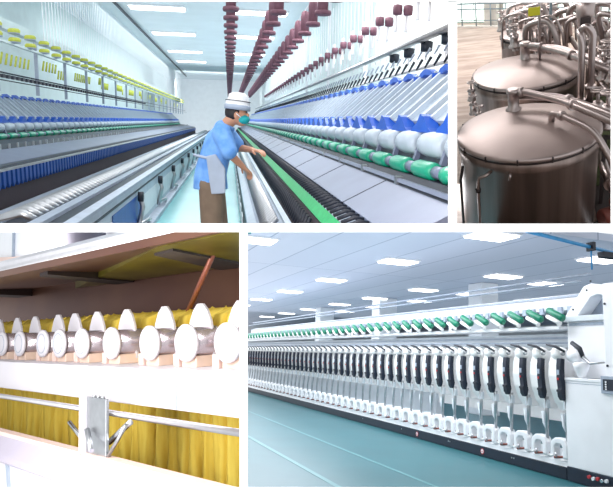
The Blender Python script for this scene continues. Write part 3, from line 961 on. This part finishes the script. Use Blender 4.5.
# ============================================================ hall 3: dye vat with yellow hanks
Y0, Y1 = 1.25, 6.6
vt = thing('dyeing_vat', H3, 'white and steel dyeing vat with its brown hood lid raised over yellow hanks', 'machine')
MB().box(1.78, 2.14, Y0, Y1, 0.78, 0.98).build('front_beam', 'vatwhite', vt, bevel=0.006)
MB().box(1.776, 1.781, 2.62, 2.625, 0.785, 0.978).build('beam_seam', 'greyblue', vt)
MB().tube([(1.70, Y0, 0.74), (1.70, Y1, 0.74)], 0.017, 12).build('rail_tube', 'edge', vt)
MB().box(1.60, 1.66, Y0, Y1, 0.50, 0.53).build('trough_lip', 'pinkedge', vt)
MB().prism([(1.60, 0.505), (1.52, 0.42), (1.50, 0.39), (1.52, 0.37), (1.62, 0.47)], Y0, Y1, 'y').build('trough_shelf', 'trough', vt)
MB().prism([(1.53, 0.38), (1.56, 0.05), (1.60, 0.05), (1.57, 0.40)], Y0, Y1, 'y').build('trough_front', 'vatwhite', vt)
for y in (1.9, 3.0, 4.1, 5.2):
    MB().prism([(1.515, 0.37), (1.545, 0.05), (1.57, 0.05), (1.54, 0.38)], y, y + 0.03, 'y').build('trough_rib', 'greyblue', vt)
bk = MB().box(1.62, 1.64, 3.04, 3.26, 0.52, 0.83).build('bracket_plate', 'steel', vt, bevel=0.004)
MB().box(1.60, 1.70, 3.26, 3.31, 0.51, 0.835).build('bracket_flange', 'vatwhite', bk, bevel=0.004)
MB().tube([(1.60, 3.21, 0.66), (1.57, 3.10, 0.565)], 0.015, 10).build('bracket_pin', 'steel', bk)
for k in range(3):
    MB().lathe([(0.012, 0), (0.012, 0.012)], 8, origin=(1.63, 3.09 + 0.05 * k, 0.83)).build('bolt', 'steel', bk)
MB().tube([(1.66, 3.55, 0.66), (1.64, 3.27, 0.555)], 0.013, 10).build('clamp_rod', 'chrome', vt)
MB().tube([(1.66, 2.86, 0.72), (1.65, 3.06, 0.60)], 0.016, 10).build('clamp_rod', 'chrome', vt)
MB().tube([(1.62, 2.83, 0.715), (1.63, 3.04, 0.53)], 0.010, 10).build('clamp_rod', 'steel', vt)
# hood: folded steel lid
MB().prism([(1.60, 1.64), (1.62, 1.60), (3.3, 1.70), (3.3, 1.74), (1.62, 1.70)], Y0 - 0.1, Y1 + 2.5, 'y').build('hood', 'hood', vt)
MB().tube([(1.60, Y0 - 0.1, 1.652), (1.60, Y1 + 2.5, 1.652)], 0.014, 10).build('hood_lip', 'edge', vt)
MB().prism([(1.60, 1.665), (1.60, 1.69), (1.65, 1.725), (1.67, 1.725), (1.64, 1.665)], Y0 - 0.1, Y1 + 2.5, 'y').build('hood_rim', 'edge', vt)
MB().box(2.68, 2.74, Y0, Y1 + 2.5, 0.3, 1.72).build('hood_back', 'hood', vt)
# stiffening ribs and an olive panel coloured as the yarn's reflection on the hood's underside
for y, w in ((1.75, 0.10), (2.6, 0.22), (4.1, 0.2), (6.2, 0.3)):
    MB().prism([(1.75, y), (1.78, y + w), (2.98, y + w + 0.75), (2.98, y + 0.6)], 1.585, 1.71, 'z').build('hood_rib', 'gasket', vt)
MB().prism([(1.66, 1.3), (1.66, 2.6), (2.0, 3.6), (2.66, 5.6), (2.66, 1.3)], 1.598, 1.70, 'z').build('reflection_panel', 'olive', vt)
MB().box(1.66, 2.7, Y0, Y1, 0.1, 0.14).build('vat_floor', 'hood', vt)

# copper coloured prop rod
pr3 = thing('prop_rod', H3, 'copper red rod slanting up to the raised hood behind the rollers', 'rod')
MB().tube([(2.33, 3.35, 1.22), (2.1, 2.64, 1.70)], 0.017, 12).build('rod', 'copper', pr3)
MB().tube([(2.12, 2.70, 1.655), (2.09, 2.61, 1.72)], 0.026, 12).build('socket', 'gasket', pr3)

# spray arms: cap, steel barrel, white fin and beige block each
ypos = [1.56, 1.96, 2.37, 2.72, 3.08, 3.52, 3.92, 4.26, 4.54, 4.97, 5.34, 5.75, 6.15]
px_ord = ['right edge, cut by the frame', 'first full', 'second', 'third', 'fourth', 'fifth', 'sixth', 'seventh', 'eighth', 'ninth', 'tenth', 'eleventh', 'twelfth']
first = None
hfirst = None
n = 0
for i, y in enumerate(ypos):
    if i < 1:
        continue
    k = i - 1
    lab = 'steel roller with white disc cap and fin, %s from the right edge of the vat' % (['first', 'second', 'third', 'fourth', 'fifth', 'sixth', 'seventh', 'eighth', 'ninth', 'tenth', 'eleventh', 'twelfth'][k])
    if first is None:
        first = thing('vat_roller', H3, lab, 'roller', (1.90, y, 1.11), group='rollers along the front of the vat')
        cpd = MB().lathe([(0.085, 0.0), (0.1, 0.003), (0.1, 0.02), (0.09, 0.024)], 36, axis='x').build('disc_cap', 'vatwhite', first)
        MB().ring([(0.068, -0.002), (0.072, -0.002), (0.072, 0.001), (0.068, 0.001)], 32, axis='x').build('cap_ring', 'greyblue', cpd)
        MB().lathe([(0.083, 0.02), (0.083, 0.15), (0.088, 0.16), (0.088, 0.22), (0.08, 0.23)], 30, axis='x').build('barrel', 'barrel', first)
        pts = [(-0.125, -0.10), (-0.12, 0.0), (-0.097, 0.11), (-0.065, 0.175), (-0.025, 0.213), (0.025, 0.213), (0.065, 0.175), (0.097, 0.11), (0.12, 0.0), (0.125, -0.10)]
        MB().prism([(a + 0.06, b) for a, b in pts], 0.145, 0.165, 'x').build('fin', 'vatwhite', first, bevel=0.004)
        MB().box(0.03, 0.2, -0.062, 0.07, -0.13, -0.07).build('block', 'block', first, bevel=0.004)
        MB().box(0.02, 0.09, 0.088, 0.14, -0.13, -0.06).build('clip', 'pinkedge', first, bevel=0.004)
    else:
        r = dup(first, H3, (1.90, y, 1.11), label=lab)
        sc = (1.06, 0.93, 1.04, 0.97, 1.0)[k % 5]


def hank_mesh(seed):
    random.seed(seed)
    m = MB()
    n = 24
    W = 0.37
    for x0, sgn in ((0.0, -1), (0.16, 1)):
        pass
    cols = []
    for j in range(n + 1):
        y = W * j / n
        e = 0.065 * abs(math.sin(j * PI / (n / 3))) ** 0.6 + 0.012 * abs(math.sin(j * PI / (n / 6) + seed))
        e += random.uniform(-0.006, 0.006)
        cols.append((y, e))
    zs = [0.16, 0.5, 0.8, 1.05, 1.2, 1.28, 1.315]
    wid = [0.06, 0.06, 0.06, 0.055, 0.05, 0.035, 0.0]
    F_, B_ = [], []
    for z, w in zip(zs, wid):
        F_.append([m.bm.verts.new((-w - (e if z < 1.31 else 0) - (0.02 * math.sin(y * 40 + z * 6)) * (z < 1.2), y + 0.01 * math.sin(z * 7 + j), z - 0.02 * e / 0.065 * (z > 1.25))) for j, (y, e) in enumerate(cols)])
        B_.append([m.bm.verts.new((w + e * 0.5 + 0.01, y, z - 0.01)) for y, e in cols])
    for S in (F_, B_):
        for a, b in zip(S, S[1:]):
            for j in range(n):
                f = m.bm.faces.new((a[j], a[j + 1], b[j + 1], b[j]))
                f.smooth = True
    for j in range(n):
        m.bm.faces.new((F_[-1][j], F_[-1][j + 1], B_[-1][j + 1], B_[-1][j]))
        m.bm.faces.new((F_[0][j], F_[0][j + 1], B_[0][j + 1], B_[0][j]))
    for a, b in zip(range(len(zs) - 1), range(1, len(zs))):
        for j in (0, n):
            m.bm.faces.new((F_[a][j], B_[a][j], B_[b][j], F_[b][j]))
    return m


src = []
for i, y in enumerate(ypos):
    k = len(src)
    lab = 'mustard yellow yarn hank hanging in the vat, %s from the right edge' % ['first', 'second', 'third', 'fourth', 'fifth', 'sixth', 'seventh', 'eighth', 'ninth', 'tenth', 'eleventh', 'twelfth', 'thirteenth'][i]
    if i < 4:
        o = hank_mesh(i + 3).build('yarn_hank', 'yarn')
        src.append(o)
    else:
        o = src[i % 4].copy()
        C.objects.link(o)
    put(o, H3, (2.28, y, 0))
    tag(o, lab, 'yarn', 'yellow hanks in the vat')
random.seed(5)
# bright workshop wall behind the hood
mb = MB()
mb.box(4.6, 4.7, 3.5, 16, 0.9, 3.6)
struct('wall_back', mb, 'white', H3)
for y in (9.9, 12.3):
    struct('trim_3', MB().box(4.56, 4.6, y, y + 0.06, 1.8, 3.6), 'greyblue', H3)
tag(put(MB().prism([(11.6, 2.52), (16, 2.85), (16, 2.97), (11.6, 2.62)], 4.5, 4.56, 'x').build('wall_duct', 'pinkedge'), H3), 'pinkish duct running along the white wall at top left', 'duct')
tag(put(MB().lathe([(0.28, 1.8), (0.28, 3.2)], 24, origin=(4.25, 8.6, 0)).build('storage_drum', 'lilac'), H3), 'grey round drum behind the top edge of the raised hood', 'drum')

# ============================================================ hall 4: winding hall
B4 = (247.6, 232.1, 613, 488.2)


def s4(x, z, m=3.5):
    return ystart(H4, x, z, B4, m, lo=3.0)


mb = MB()
mb.box(-1.0, 30, 3.5, 50, -0.1, 0.0)
struct('floor', mb, 'floor4', H4)
mb = MB()
mb.box(0.5, 34, 9.0, 50, 4.0, 4.15)
struct('ceiling', mb, 'ceil4', H4)
mb = MB()
mb.box(0.5, 34, 50, 50.2, 0, 4.1)
struct('wall_back', mb, 'white', H4)
mb = MB()
mb.box(26, 26.2, 9, 50, 0, 4.1)
struct('wall_right', mb, 'white', H4)
# painted lane marks
for j, (x, w) in enumerate(((4.15, 0.05), (2.9, 0.08))):
    tag(put(MB().box(x, x + w, s4(x, 0), 40, 0.0, 0.003).build('floor_line', mat('pale_teal_line_%s' % 'ab'[j], hexc('5d949a'), 0.35)), H4),
        ('pale painted line on the teal floor nearer the machine', 'pale painted line on the teal floor at the lower left corner')[j], 'line')

first = None
spots = []
for X, ys in ((7.15, (9.6, 13.4, 17.9, 22.2, 26.4, 30.4, 34.6)), (3.2, (12.6, 16.8)), (10.8, (10.5, 14.0, 18.35, 22.2, 25.9, 30.0, 34.0, 38.2)), (12.7, (14.5, 18.3, 21.9, 25.9, 29.7)), (15.6, (18.7, 21.4, 26, 30.5)), (18.8, (23, 28))):
    for y in ys:
        spots.append((X, y))
for X, y in spots:
    row = {7.15: 'row above the winding machine', 3.2: 'row over the open floor at far left', 10.8: 'row just behind the machine', 12.7: 'third row behind the machine', 15.6: 'deep row behind the machine', 18.8: 'deepest row'}[X]
    k = [q for q in spots if q[0] == X].index((X, y))
    lab = 'bright square ceiling lamp, %s in the %s' % (ORD[k], row)
    if first is None:
        first = thing('ceiling_lamp', H4, lab, 'lamp', (X, y, 3.93), group='ceiling lamps of the winding hall')
        MB().box(-0.46, 0.46, -0.34, 0.34, 0.03, 0.07).build('lamp_housing', 'white', first)
        MB().box(-0.42, 0.42, -0.3, 0.3, 0.0, 0.03).build('lamp_diffuser', 'lamp', first)
    else:
        dup(first, H4, (X, y, 3.93), label=lab)
for j, (x, y, w) in enumerate(((11.5, 15.9, 0.62), (11.3, 22.3, 0.8), (11.2, 28.8, 0.75))):
    tag(put(MB().box(x - w / 2, x + w / 2, y - 0.35, y + 0.35, 0, 3.99).build('pillar', 'white', bevel=0.02), H4),
        'square white pillar behind the machine, %s' % ('largest and rightmost', 'in the middle', 'smallest at the left')[j], 'pillar')

# ---- the winding machine
wm = thing('winding_machine', H4, 'long white yarn winding machine on a dark base, running back to the left', 'machine')
XF = 6.3
YN, YB = 6.0, 27.5
MB().box(XF - 0.02, XF + 0.8, 6.86, YB, 0.005, 0.17).build('kick_base', 'navy', wm, bevel=0.01)
MB().prism([(XF - 0.01, 0.17), (XF, 0.24), (XF + 0.1, 0.27), (XF + 0.62, 0.30), (XF + 0.62, 0.17)], 6.85, YB, 'y').build('base_tray', 'white', wm)
MB().box(XF + 0.55, XF + 0.62, 7.12, YB, 0.70, 1.9).build('back_panel', 'pure', wm)
MB().box(XF + 0.5, XF + 0.62, 11.0, YB, 0.45, 0.9).build('lower_back', 'offwhite', wm)
MB().box(XF + 0.35, XF + 0.6, 7.1, YB, 1.80, 2.0).build('upper_beam', 'offwhite', wm, bevel=0.015)
MB().box(XF + 0.33, XF + 0.36, 7.1, YB, 1.92, 1.95).build('beam_stripe', 'greyblue', wm)
MB().tube([(XF + 0.3, 7.1, 1.86), (XF + 0.3, YB, 1.86)], 0.015, 8).build('air_line', 'greyblue', wm)
MB().box(XF + 0.15, XF + 0.5, 7.1, YB, 2.05, 2.10).build('cone_shelf', 'white', wm, bevel=0.01)
MB().box(XF + 0.42, XF + 0.46, 7.12, YB, 2.36, 2.42).build('top_rail', 'offwhite', wm)
MB().prism([(XF + 0.75, 2.40), (XF + 0.75, 2.58), (XF + 0.85, 2.66), (XF + 1.2, 2.66), (XF + 1.2, 2.40)], 7.1, YB, 'y').build('air_duct', 'white', wm)
MB().box(XF + 0.74, XF + 0.76, 7.1, YB, 2.60, 2.63).build('duct_seam', 'greyblue', wm)
MB().tube([(XF + 0.6, 7.12, 2.80), (XF + 0.6, YB, 2.80)], 0.018, 8).build('conduit', 'greyblue', wm)
MB().tube([(XF + 0.8, 7.12, 2.93), (XF + 0.8, YB, 2.93)], 0.02, 8).build('conduit', 'greyblue', wm)
many(wm, 'rail_clip', lambda: MB().box(-0.02, 0.02, -0.04, 0.04, -0.05, 0.05), 'greyblue', frange(7.15, YB, 0.2), lambda y: (XF + 0.41, y, 2.36))
many(wm, 'rail_post', lambda: MB().box(-0.02, 0.02, -0.02, 0.02, 0, 0.32), 'white', frange(7.2, YB, 1.6), lambda y: (XF + 0.44, y, 2.08))
for y, (nm, lb) in zip((10.86, 8.86), (('round_sticker', 0), ('round_sticker', 0))):
    st = MB().lathe([(0.045, -0.004), (0.045, 0.0)], 24, axis='x').build('warning_sticker', 'red', wm)
    st.location = (XF - 0.022, y if y > 10 else 8.74, 0.09)
    MB().lathe([(0.033, -0.006), (0.033, -0.0045)], 24, axis='x').build('sticker_face', 'white', st)
    MB().prism([(-0.02, -0.016), (0.02, -0.016), (0.0, 0.02)], -0.008, -0.0065, 'x').build('sticker_mark', 'red', st)
many(wm, 'base_bolt', lambda: MB().lathe([(0.012, -0.004), (0.012, 0.0)], 10, axis='x'), 'steel', [7.95, 8.0, 9.7, 9.75, 11.5, 13.4], lambda y: (XF - 0.021, y, 0.11))

# end cabinet
ec = thing('end_cabinet', H4, 'white control cabinet at the near end of the winding machine', 'cabinet')
MB().box(XF - 0.03, XF + 0.75, 5.3, 6.83, 0.19, 1.34).build('body', 'white', ec, bevel=0.012)
MB().box(XF - 0.04, XF + 0.76, 5.28, 6.85, 1.33, 1.37).build('top_edge', 'white', ec, bevel=0.006)
MB().box(XF - 0.033, XF - 0.028, 5.3, 6.82, 1.295, 1.302).build('door_seam', 'greyblue', ec)
MB().box(XF - 0.035, XF + 0.1, 5.28, 6.84, 0.005, 0.19).build('cabinet_plinth', 'navy', ec, bevel=0.008)
cp_ = MB().box(XF - 0.06, XF - 0.03, 5.72, 6.17, 1.20, 1.42).build('control_panel', 'greyblue', ec, bevel=0.006)
MB().box(XF - 0.066, XF - 0.058, 5.76, 6.13, 1.24, 1.38).build('panel_screen', 'navy', cp_)
for j in range(4):
    MB().lathe([(0.012, -0.006), (0.012, 0)], 12, origin=(XF - 0.066, 6.08, 1.255 + 0.03 * j), axis='x').build('button', 'white', cp_)
for j, c in enumerate(('red', 'white', 'red', 'chrome', 'white')):
    MB().lathe([(0.022, -0.03), (0.025, 0.0)], 14, origin=(XF - 0.04, 6.43 - 0.07 * j, 0.13 - 0.01 * (j % 2)), axis='x').build('air_coupling', c, ec)
# tall head housing
hh = thing('head_housing', H4, 'tall white housing above the end cabinet at the right edge', 'housing')
MB().box(XF + 0.02, XF + 0.9, 5.2, 6.16, 1.37, 2.62).build('tall_box', 'white', hh, bevel=0.012)
MB().box(XF + 0.25, XF + 0.9, 6.16, 7.05, 1.37, 2.16).build('side_box', 'white', hh, bevel=0.012)
MB().box(XF + 0.20, XF + 0.9, 6.16, 7.1, 2.16, 2.24).build('ledge', 'offwhite', hh, bevel=0.008)
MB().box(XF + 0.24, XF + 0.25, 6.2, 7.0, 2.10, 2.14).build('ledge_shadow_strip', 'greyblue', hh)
MB().prism([(7.12, 2.24), (6.74, 2.66), (6.60, 2.69), (6.16, 2.60), (6.16, 2.46), (6.5, 2.53), (6.62, 2.50), (6.88, 2.24)], XF + 0.28, XF + 0.85, 'x').build('angled_duct', 'white', hh, bevel=0.01)
MB().box(XF + 0.5, XF + 0.8, 6.16, 6.9, 2.24, 2.5).build('duct_filler', 'greyblue', hh)
for y, z in ((6.95, 2.34), (6.68, 2.60), (6.6, 2.72)):
    MB().lathe([(0.014, -0.01), (0.014, 0)], 10, origin=(XF + 0.28, y, z), axis='x').build('bolt', 'black', hh)
for y, z in ((6.12, 2.35), (6.12, 1.55)):
    MB().lathe([(0.016, -0.012), (0.016, 0)], 10, origin=(XF + 0.02, y, z), axis='x').build('latch', 'black', hh)

sn = thing('suction_nozzle', H4, 'white suction nozzle with black handle on top of the end cabinet', 'nozzle', (XF + 0.05, 6.6, 1.37))
MB().lathe([(0.03, 0.0), (0.05, 0.02), (0.10, 0.14), (0.11, 0.2), (0.05, 0.22)], 20).build('funnel', 'white', sn)
MB().tube([(0.0, 0.16, 0.48), (0.0, 0.02, 0.40), (0.0, -0.04, 0.28)], [0.03, 0.035, 0.03], 12).build('handle', 'black', sn)
MB().tube([(0.0, -0.02, 0.30), (0.0, -0.16, 0.20), (0.0, -0.4, 0.22)], [0.03, 0.02, 0.012], 10).build('hose', 'steel', sn)
MB().ball((0, 0.12, 0.30), (0.10, 0.13, 0.10), 18, 12).build('cone_body', 'white', sn)


def unit(label, y):
    t = thing('winding_unit', H4, label, 'winder', (XF, y, 0.0), group='winding units along the machine')
    # white curved cover
    pts = [(0.16, 0.90), (0.06, 1.02), (-0.01, 1.2), (-0.035, 1.38), (-0.02, 1.55), (0.03, 1.68), (0.14, 1.74), (0.30, 1.74), (0.30, 0.90)]
    MB().prism(pts, 0.12, 0.325, 'y').build('curved_cover', 'pure', t, bevel=0.02)
    # dark guide arm
    o = [(-0.085, 1.63), (-0.10, 1.52), (-0.10, 1.36), (-0.085, 1.22), (-0.095, 1.17), (-0.085, 1.10), (-0.05, 1.05), (-0.02, 1.07), (0.0, 1.15), (-0.015, 1.22), (-0.03, 1.36), (-0.03, 1.5), (-0.02, 1.62)]
    ga = MB().prism(o, -0.005, 0.085, 'y').build('guide_arm', 'navy', t, bevel=0.006)
    MB().box(-0.112, -0.10, 0.02, 0.06, 1.40, 1.47).build('indicator', 'greyblue', ga)
    MB().box(-0.118, -0.106, 0.03, 0.055, 1.33, 1.36).build('red_lamp', 'red', ga)
    MB().box(-0.108, -0.09, 0.0, 0.08, 1.17, 1.20).build('guide_eye', 'black', ga)
    # rounded head with package cradle
    MB().lathe([(0.05, 0.0), (0.08, 0.01), (0.095, 0.08), (0.085, 0.17), (0.05, 0.2)], 18, origin=(0.03, 0.06, 1.70), axis='y').build('package_head', 'pure', t)
    MB().tube([(-0.10, 0.26, 1.82), (-0.08, 0.10, 1.79), (-0.05, -0.04, 1.72)], [0.014, 0.022, 0.016], 8).build('cradle_handle', 'black', t)
    MB().lathe([(0.015, 0), (0.035, 0.005), (0.035, 0.03), (0.015, 0.035)], 12, origin=(-0.05, -0.02, 1.70), axis='y').build('cradle_hub', 'steel', t)
    # rod down to the bobbin position
    MB().tube([(0.02, 0.04, 1.08), (0.03, 0.04, 0.9), (0.02, 0.04, 0.5)], [0.036, 0.028, 0.022], 10).build('tension_rod', 'steel', t)
    MB().box(0.0, 0.06, 0.0, 0.08, 0.92, 1.04).build('rod_bracket', 'offwhite', t, bevel=0.01)
    MB().tube([(0.10, 0.2, 0.86), (0.08, 0.17, 0.70), (0.06, 0.10, 0.62)], [0.03, 0.02, 0.012], 8).build('yarn_sensor', 'offwhite', t)
    # white peg housing on the tray
    p2 = [(0.02, 0.28), (0.02, 0.45), (0.06, 0.52), (0.12, 0.54), (0.24, 0.54), (0.30, 0.50), (0.33, 0.45), (0.33, 0.28), (0.26, 0.28), (0.26, 0.42), (0.22, 0.46), (0.13, 0.46), (0.10, 0.42), (0.10, 0.28)]
    MB().prism([(a - 0.02, z) for a, z in p2], -0.04, 0.08, 'x').build('peg_housing', 'white', t, bevel=0.015)
    MB().lathe([(0.05, 0.27), (0.055, 0.29), (0.03, 0.31), (0.028, 0.44), (0.04, 0.46), (0.015, 0.5)], 16, origin=(0.02, 0.04, 0)).build('bobbin_peg', 'pure', t)
    MB().tube([(-0.05, 0.19, 0.34), (-0.06, 0.17, 0.28)], 0.016, 8).build('peg_foot', 'steel', t)
    MB().tube([(0.02, 0.0, 0.31), (-0.03, 0.12, 0.29), (-0.06, 0.21, 0.275)], [0.010, 0.016, 0.018], 8).build('pedal', 'rust', t)
    MB().tube([(0.0, 0.22, 0.32), (-0.05, 0.30, 0.28)], 0.014, 8).build('pedal_tip', 'pure', t)
    return t


first = None
y = 6.83
i = 0
while y < YB - 0.4:
    lab = ('white winding unit with dark guide arm, %s from the end cabinet' % (['first', 'second', 'third', 'fourth', 'fifth', 'sixth', 'seventh', 'eighth', 'ninth', 'tenth', 'eleventh', 'twelfth'][i])) if i < 12 else \
        'small white winding unit with dark guide arm toward the far left end of the machine'
    if first is None:
        first = unit(lab, y)
    else:
        dup(first, H4, (XF, y, 0.0), label=lab)
    y += 0.392
    i += 1

# green cones lying slanted on the top shelf
first = None
y = 7.1
i = 0
while y < YB - 0.3:
    lab = ('slanted green cone on a white holder on the top shelf, %s from the right end' % (['first', 'second', 'third', 'fourth', 'fifth', 'sixth', 'seventh', 'eighth', 'ninth', 'tenth'][i])) if i < 10 else \
        'small slanted green cone toward the far left of the top shelf'
    if first is None:
        first = thing('green_cone', H4, lab, 'cone', (XF + 0.16, y, 2.10), group='green cones on the top shelf')
        MB().tube([(-0.10, -0.19, 0.09), (-0.10, -0.17, 0.10), (-0.06, 0.15, 0.235), (-0.06, 0.17, 0.245)], [0.03, 0.055, 0.045, 0.03], 14).build('cone', 'greengrn', first)
        MB().tube([(-0.02, -0.02, 0.0), (-0.04, 0.02, 0.10)], 0.03, 10).build('holder', 'pure', first)
        MB().tube([(-0.12, -0.14, 0.03), (-0.08, 0.16, 0.14)], [0.035, 0.03], 10).build('white_sleeve', 'pure', first)
    else:
        dup(first, H4, (XF + 0.16, y, 2.10), label=lab)
    y += 0.445
    i += 1

# blue pipe under the ceiling
bp = thing('blue_pipe', H4, 'sky blue pipe under the ceiling in the top right corner', 'pipe')
MB().tube([(6.45, 7.75, 3.64), (8.05, 8.08, 3.6), (9.6, 8.4, 3.56)], 0.032, 12).build('pipe_run', 'pipeblue', bp)
MB().tube([(8.1, 8.09, 3.6), (8.1, 8.09, 3.2)], 0.015, 8).build('dropper', 'pipeblue', bp)
MB().box(8.06, 8.12, 8.0, 8.16, 3.53, 3.68).build('clamp', 'black', bp)
bc = MB().box(8.25, 8.75, 7.95, 8.1, 3.42, 3.52)
single('cable_box', bc, 'black', H4, 'black box hanging below the blue pipe at the right edge', 'box')


# ------------------------------------------------------------ every hall ends at its side of the partition: trim what would poke through
bpy.context.view_layer.update()
LIMITS = {'1': (None, 452.6, None, 227.4), '2': (453.2, None, None, 227.6), '3': (None, 243.2, 228.2, None), '4': (243.9, None, 228.2, None)}
HALLS = {'1': H1, '2': H2, '3': H3, '4': H4}


def hall_of(o):
    r = o
    while r.parent:
        r = r.parent
    R = r.matrix_world.to_3x3() @ Vector((0, 0, 1))
    best = None
    for k, H in HALLS.items():
        d = (R - H.R @ Vector((0, 0, 1))).length
        if best is None or d < best[0]:
            best = (d, k)
    return best[1], r


def planes(k):
    a, b, c, d = LIMITS[k]
    out = [(Vector((0, D0 + 0.03, 0)), Vector((0, -1, 0)))]
    if a is not None:
        out.append((EYE, Vector((-1, (a - CX) / F, 0)).normalized()))
    if b is not None:
        out.append((EYE, Vector((1, -(b - CX) / F, 0)).normalized()))
    if c is not None:
        out.append((EYE, Vector((0, (c - CY) / F, 1)).normalized()))
    if d is not None:
        out.append((EYE, Vector((0, -(d - CY) / F, -1)).normalized()))
    return out


dead = set()


def kill(o):
    dead.add(o.name)
    for c in o.children:
        kill(c)


for o in list(C.objects):
    if o.type != 'MESH' or o.name in dead:
        continue
    k, root = hall_of(o)
    if root.name.startswith(('view_gap_frame', 'reflection_blocker_1', 'reflection_blocker_2', 'person')) or o.name.startswith('floor') and k == '1':
        continue
    mw = o.matrix_world
    co = [mw @ v.co for v in o.data.vertices]
    cut = [(p, n) for p, n in planes(k) if any((q - p).dot(n) > 0 for q in co)]
    if not cut:
        continue
    if any(all((q - p).dot(n) > 0 for q in co) for p, n in cut):
        kill(o)
        continue
    bm = bmesh.new()
    bm.from_mesh(o.data)
    inv = mw.inverted()
    for p, n in cut:
        res = bmesh.ops.bisect_plane(bm, geom=bm.verts[:] + bm.edges[:] + bm.faces[:], plane_co=inv @ p,
                                     plane_no=(inv.to_3x3() @ n).normalized(), clear_outer=True, dist=1e-6)
        ed = [e for e in res['geom_cut'] if isinstance(e, bmesh.types.BMEdge) and e.is_valid]
        if ed:
            bmesh.ops.holes_fill(bm, edges=ed, sides=0)
    me = o.data.copy()
    if len(bm.faces):
        bm.to_mesh(me)
        o.data = me
        bm.free()
    else:
        bm.free()
        kill(o)
for nm in dead:
    bpy.data.objects.remove(bpy.data.objects[nm])
for o in list(C.objects):
    if o.type == 'EMPTY' and not o.children:
        bpy.data.objects.remove(o)
